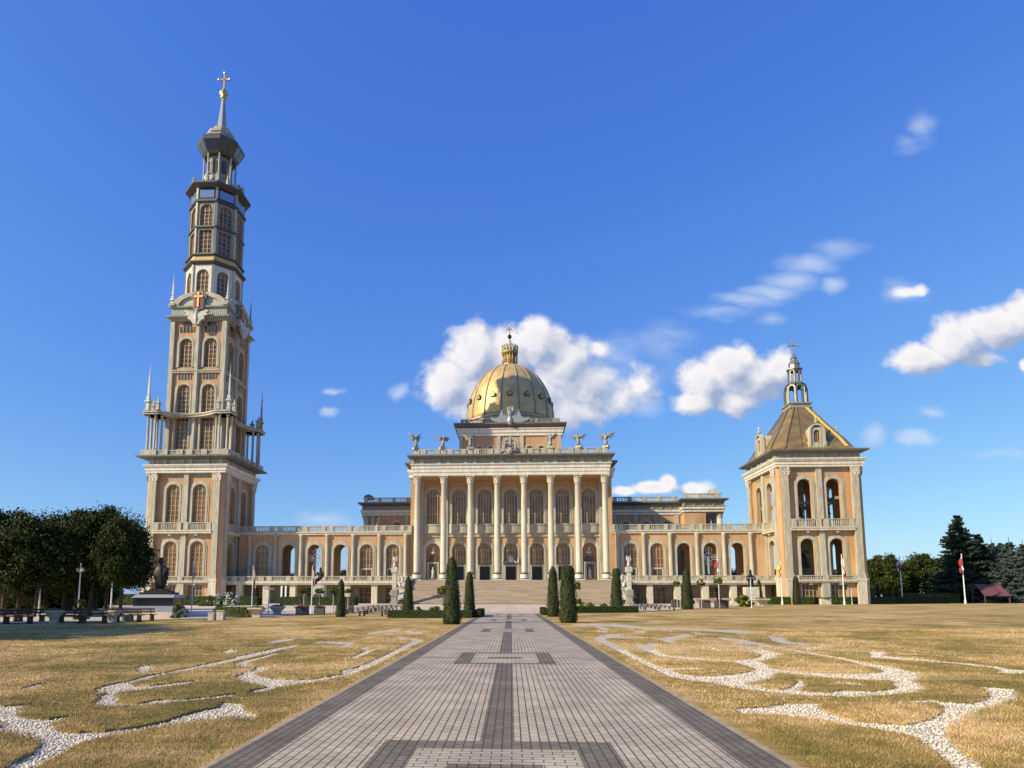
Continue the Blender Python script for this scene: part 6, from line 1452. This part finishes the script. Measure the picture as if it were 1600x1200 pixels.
def flowers(mb_par,r,z,mats,seed,n=900,size=.05,sx=1.0):
    rr=np.random.default_rng(seed); a=rr.uniform(0,6.28,n); q=np.sqrt(rr.random(n))*r; C=np.stack([np.cos(a)*q*sx,np.sin(a)*q,z+rr.random(n)*.22*(1-q/r*.6)],-1); N=np.tile((0,-.3,1.),(n,1))
    V,Q=leafcards(C,N,size,seed,.9); return put('flowers',cloud_mesh('flowers',V,Q,[M[m] for m in mats],rr.choice(len(mats),len(Q))),mb_par)
def bowl(px,py,w,lab,mats,seed,tall=.78):
    x,y=gr(px,py); r=w/2*y/F; o=thing('planter',lab,'planter',(x,y,0),0,'concrete flower planters'); k=r
    b=MB(); b.rect(-r*.30,r*.30,-r*.3,r*.3,[(.02,0),(.02,.05),(-.02,.08),(.0,.28*tall),(r*.30,.52*tall),(r*.62,.82*tall),(r*.70,.86*tall),(r*.70,.98*tall),(r*.6,tall)]); b.build('bowl',M['planter'],o)
    for s in (-1,1): b=MB(); b.box(s*r*.42-.07,s*r*.42+.07,-r*.3,r*.3,0,.42*tall); b.build('leg',M['planter'],o)
    flowers(o,r*.92,tall-.03,mats,seed,700,.05*y/50); return o
bowl(401,965,23,'concrete bowl planter with orange flowers at the end of the olive hedge',('orangef','hedge'),1)
bowl(433,961,20,'concrete bowl planter with red flowers, second along the left lawn edge',('red','hedge'),2)
bowl(470,958,20,'concrete bowl planter with red flowers beside the square dark box on the left',('red','hedge'),3)
bowl(84,974,20,'white bowl planter in shade between the benches under the second maple',('red','hedge'),4)
bowl(175,973,19,'white bowl planter in shade at the foot of the right grey pole',('red','hedge'),5)
bowl(1165,946,19,'concrete bowl planter with red flowers, left one of the pair before the belfry',('red','hedge'),6,1.3)
bowl(1190,947,20,'concrete bowl planter with red flowers, right one of the pair before the belfry',('red','hedge'),7,1.3)
bowl(1090,944,11,'concrete bowl planter at left of the dark boxes on the right',('red','hedge'),8,1.3)
bowl(1112,944,12,'concrete bowl planter between the two dark boxes on the right',('red','hedge'),9,1.3)
bowl(1136,944,11,'concrete bowl planter right of the dark boxes on the right',('red','hedge'),10,1.3)
def pbox(px,Y,wpx,h,lab,mats=('red','hedge'),seed=1,mat='box'):
    x,_=at(px,935,Y); r=wpx/2*Y/F; o=thing('planter_box',lab,'planter',(x,Y,0),0)
    b=MB(); b.rect(-r,r,-r*.6,r*.6,[(0,0),(0,h-.08),(.04,h-.06),(.04,h),(-.06,h),(-.06,h-.1)]); b.build('box',M[mat],o); flowers(o,r*.9,h-.05,mats,seed,500,.05*Y/50); return o
pbox(473,58,18,.75,'dark square planter box under the leftmost ball tree',seed=1); pbox(500,58,15,.75,'dark square planter box right of the tall left flag pole',seed=2); pbox(546,66,13,1.0,'dark square planter box right of the lone left thuja',seed=3)
pbox(1101,95,15,1.1,'dark planter box under the ball tree left of the white and red flag',seed=4); pbox(1127,95,18,1.1,'dark planter box under the ball tree by the speaker post',seed=5); pbox(1055,100,12,1.1,'dark planter box behind the lone right thuja',seed=6)
pbox(1289,143,14,1.3,'white square planter box with shrub before the belfry middle pillar',('hedge',),7,'marble')
bg_=MB(); bg_.box(-.24,.24,-.2,.2,0,.62); bg_.box(-.28,.28,-.24,.24,.62,.68); x,y=gr(345,969); tag(bg_.build('stone_block',M['planter'],None,(x,y,0)),'pale upright stone block right of the olive hedge left end','block')
bg_=MB(); bg_.box(-.2,.2,-.2,.2,0,.5); bg_.box(-.23,.23,-.23,.23,.5,.55); x,y=gr(331,969); tag(bg_.build('stone_block',M['planter'],None,(x,y,0)),'squat grey stone block next to the pale upright one','block')
def lamp(px,Y,ptop,lab,grp='grey lamp poles',head='spot'):
    x,_=at(px,935,Y); z=at(px,ptop,Y)[1]; o=thing('lamp_post',lab,'lamp post',(x,Y,0),0,grp)
    b=MB(); b.lathe([(.12,0),(.12,.25),(.06,.3),(.045,z)],8); b.build('pole',M['pole'],o)
    if head=='spot':
        for s in (-1,1): b=MB(); b.T=Matrix.Translation((s*.18,0,z-.55))@Matrix.Rotation(.6*s,4,'Y'); b.lathe([(.05,-.18),(.15,-.05),(.15,.15),(.02,.2)],8); b.T=None; b.build('spotlight',M['steel'],o)
    else:
        b=MB(); b.box(-.45,.45,-.12,.12,z-.05,z+.06); b.build('lamp_head',M['steel'],o)
lamp(62,49,868,'tall grey pole with spotlights, leftmost of three before the maples')
lamp(123,49,880,'tall grey pole with spotlights, middle one of three before the maples')
lamp(174,49,888,'tall grey pole, right one of three before the maples')
lamp(420,56,920,'short grey lamp post with a flat head on the left lawn edge','short grey lamp posts','flat')
lamp(1174,98,903,'grey post carrying a flat lamp head before the right arcade','short grey lamp posts','flat')
lamp(1331,146,919,'short white lamp post by the right foot of the belfry','short grey lamp posts','flat')
def flag(px,Y,ptop,lab,bands,fh=1.8,fw=.9,rz=.3,ds=1):
    x,_=at(px,935,Y); z=at(px,ptop,Y)[1]; k=Y/60
    o=thing('flag_pole',lab,'flagpole',(x,Y,0),rz,'flagpoles round the church')
    b=MB(); b.lathe([(.09*k,0),(.09*k,.3*k),(.055*k,.35*k),(.035*k,z)],8); b.lathe([(.02,z),(.07*k,z+.05*k),(.02,z+.12*k)],8); b.build('pole',M['pole'],o)
    n=14; mb=MB(); nb=len(bands)
    for j in range(nb):
        for i in range(n):
            vs=[]
            for ii,jj in ((i,j),(i+1,j),(i+1,j+1),(i,j+1)):
                u=ii/n; v=jj/nb
                # hanging cloth: bands run down the drooping flag
                X=(.06*k+ (v)*fw*(.55+.45*u))*(1)*ds; Yv=.16*k*math.sin(v*7+u*5); Z=z-.15*k-u*fh-v*.25*fh
                vs.append((X,Yv,Z))
            mb.add(vs,[(0,1,2,3)],j)
    f=mb.build('flag',[M[q] for q in bands],o,sm=True); md=f.modifiers.new('Solidify','SOLIDIFY'); md.thickness=.02
flag(394,62,886,'pole with a drooping yellow and white flag, before the left arcade',('fyel','fwhite'),1.6,.22)
flag(487,62,886,'pole with a drooping yellow and white flag, above the square planter box',('fyel','fwhite'),1.6,.22)
flag(300,52,880,'thin pole right of the monument with its cloth wound round it',('fred','fwhite'),1.0,.08)
flag(1124,100,872,'pole with a white and red flag before the right arcade',('fwhite','fred'),1.9,.6,ds=-1)
flag(1222,140,878,'white pole with a small yellow flag at the left corner of the belfry',('fyel','fyel'),2.1,.6,ds=-1)
flag(1319,140,868,'white pole with a dark red flag in front of the right belfry arch',('fwhite','fred'),3.6,.5)
flag(1410,165,871,'white pole with a drooping striped red, white and blue flag',('fblue','fred','fwhite'),2.9,.8,ds=-1)
flag(1508,165,867,'white pole with a drooping white and red flag before the tallest spruce',('fwhite','fred'),3.4,.8,ds=-1)
# shelter with maroon roof
x,_=at(1549,935,175); sh=thing('shelter','open shelter with a steep maroon roof in front of the spruces','shelter',(x,175,0))
b=MB(); b.add([(-3.3,-2.4,2.0),(3.3,-2.4,2.0),(3.1,1.2,5.0),(-3.1,1.2,5.0),(-3.3,-2.4,1.85),(3.3,-2.4,1.85),(3.1,1.2,4.85),(-3.1,1.2,4.85),(-3.1,3,3.8),(3.1,3,3.8)],[(0,1,2,3),(7,6,5,4),(4,5,1,0),(5,6,2,1),(7,4,0,3),(3,2,9,8)]); b.build('roof',M['roofred'],sh)
for x_,y_ in ((-3.05,-2.1),(3.05,-2.1),(-2.9,2.6),(2.9,2.6)): b=MB(); b.box(x_-.12,x_+.12,y_-.12,y_+.12,0,2.0 if y_<0 else 3.8); b.build('post',M['bark'],sh)
b=MB(); b.box(-2.2,2.2,.5,1.1,.6,.75); b.box(-2,-1.8,.6,1,0,.6); b.box(1.8,2,.6,1,0,.6); b.build('inner_bench',M['woodd'],sh)
# flying saucer-free extras: white notice board with dark figure at right arcade
x,_=at(1174,935,125); nb_=thing('seated_statue','dark bronze figure on a white block under the right arcade terrace','statue',(x,125,0))
b=MB(); b.box(-1.25,1.25,-.8,.8,0,3.5); b.box(-1.35,1.35,-.9,.9,0,.35); b.build('block',M['marble'],nb_)
skin('body',{'hip':((0,.0,4.4),(.6,.5)),'ft':((0,-.2,3.6),(.75,.6)),'chest':((0,0,5.4),(.62,.42)),'neck':((0,0,6.1),(.22,.2)),'head':((0,-.1,6.5),(.34,.34)),'top':((0,-.1,6.9),(.15,.15)),'a':((-.6,-.1,5.6),(.2,.2)),'ah':((-.8,-.5,4.7),(.13,.13)),'b':((.6,-.1,5.6),(.2,.2)),'bh':((.8,-.5,4.7),(.13,.13))},[('hip','ft'),('hip','chest'),('chest','neck'),('neck','head'),('head','top'),('chest','a'),('a','ah'),('chest','b'),('b','bh')],M['bronze'],nb_)
# notice panels by the left arcade
for px,Y,lab in ((439.5,124,'left of two narrow pale panels standing under the left arcade'),(446,124,'right of two narrow pale panels standing under the left arcade')):
    x,_=at(px,935,Y); o=thing('notice_panel',lab,'sign',(x,Y,0)); b=MB(); b.box(-.17,.17,-.05,.05,1.2,3.8); b.build('panel',M['fwhite'],o); b=MB(); b.box(-.05,.05,-.03,.03,0,1.4); b.build('post',M['dark'],o)
bb=MB(); bb.box(-.45,.45,-.2,.2,.5,1.7); bb.box(-.5,.5,-.25,.25,1.7,1.8); bb.box(-.1,.1,-.1,.1,0,.5); x,_=at(1059,935,141); tag(bb.build('white_board',M['marble'],None,(x,141,0)),'tall white board beneath the half hidden ball tree, behind the lone right thuja','sign')
wb_=MB(); wb_.box(-.2,.2,-.14,.14,0,.42); wb_.box(-.16,.16,-.16,-.14,.08,.36); x,y=gr(182,972); tag(wb_.build('litter_bin',pmat('green_bin',(.10,.17,.15),.5),None,(x,y+1,0)),'small green litter bin at the foot of the right grey pole','bin')
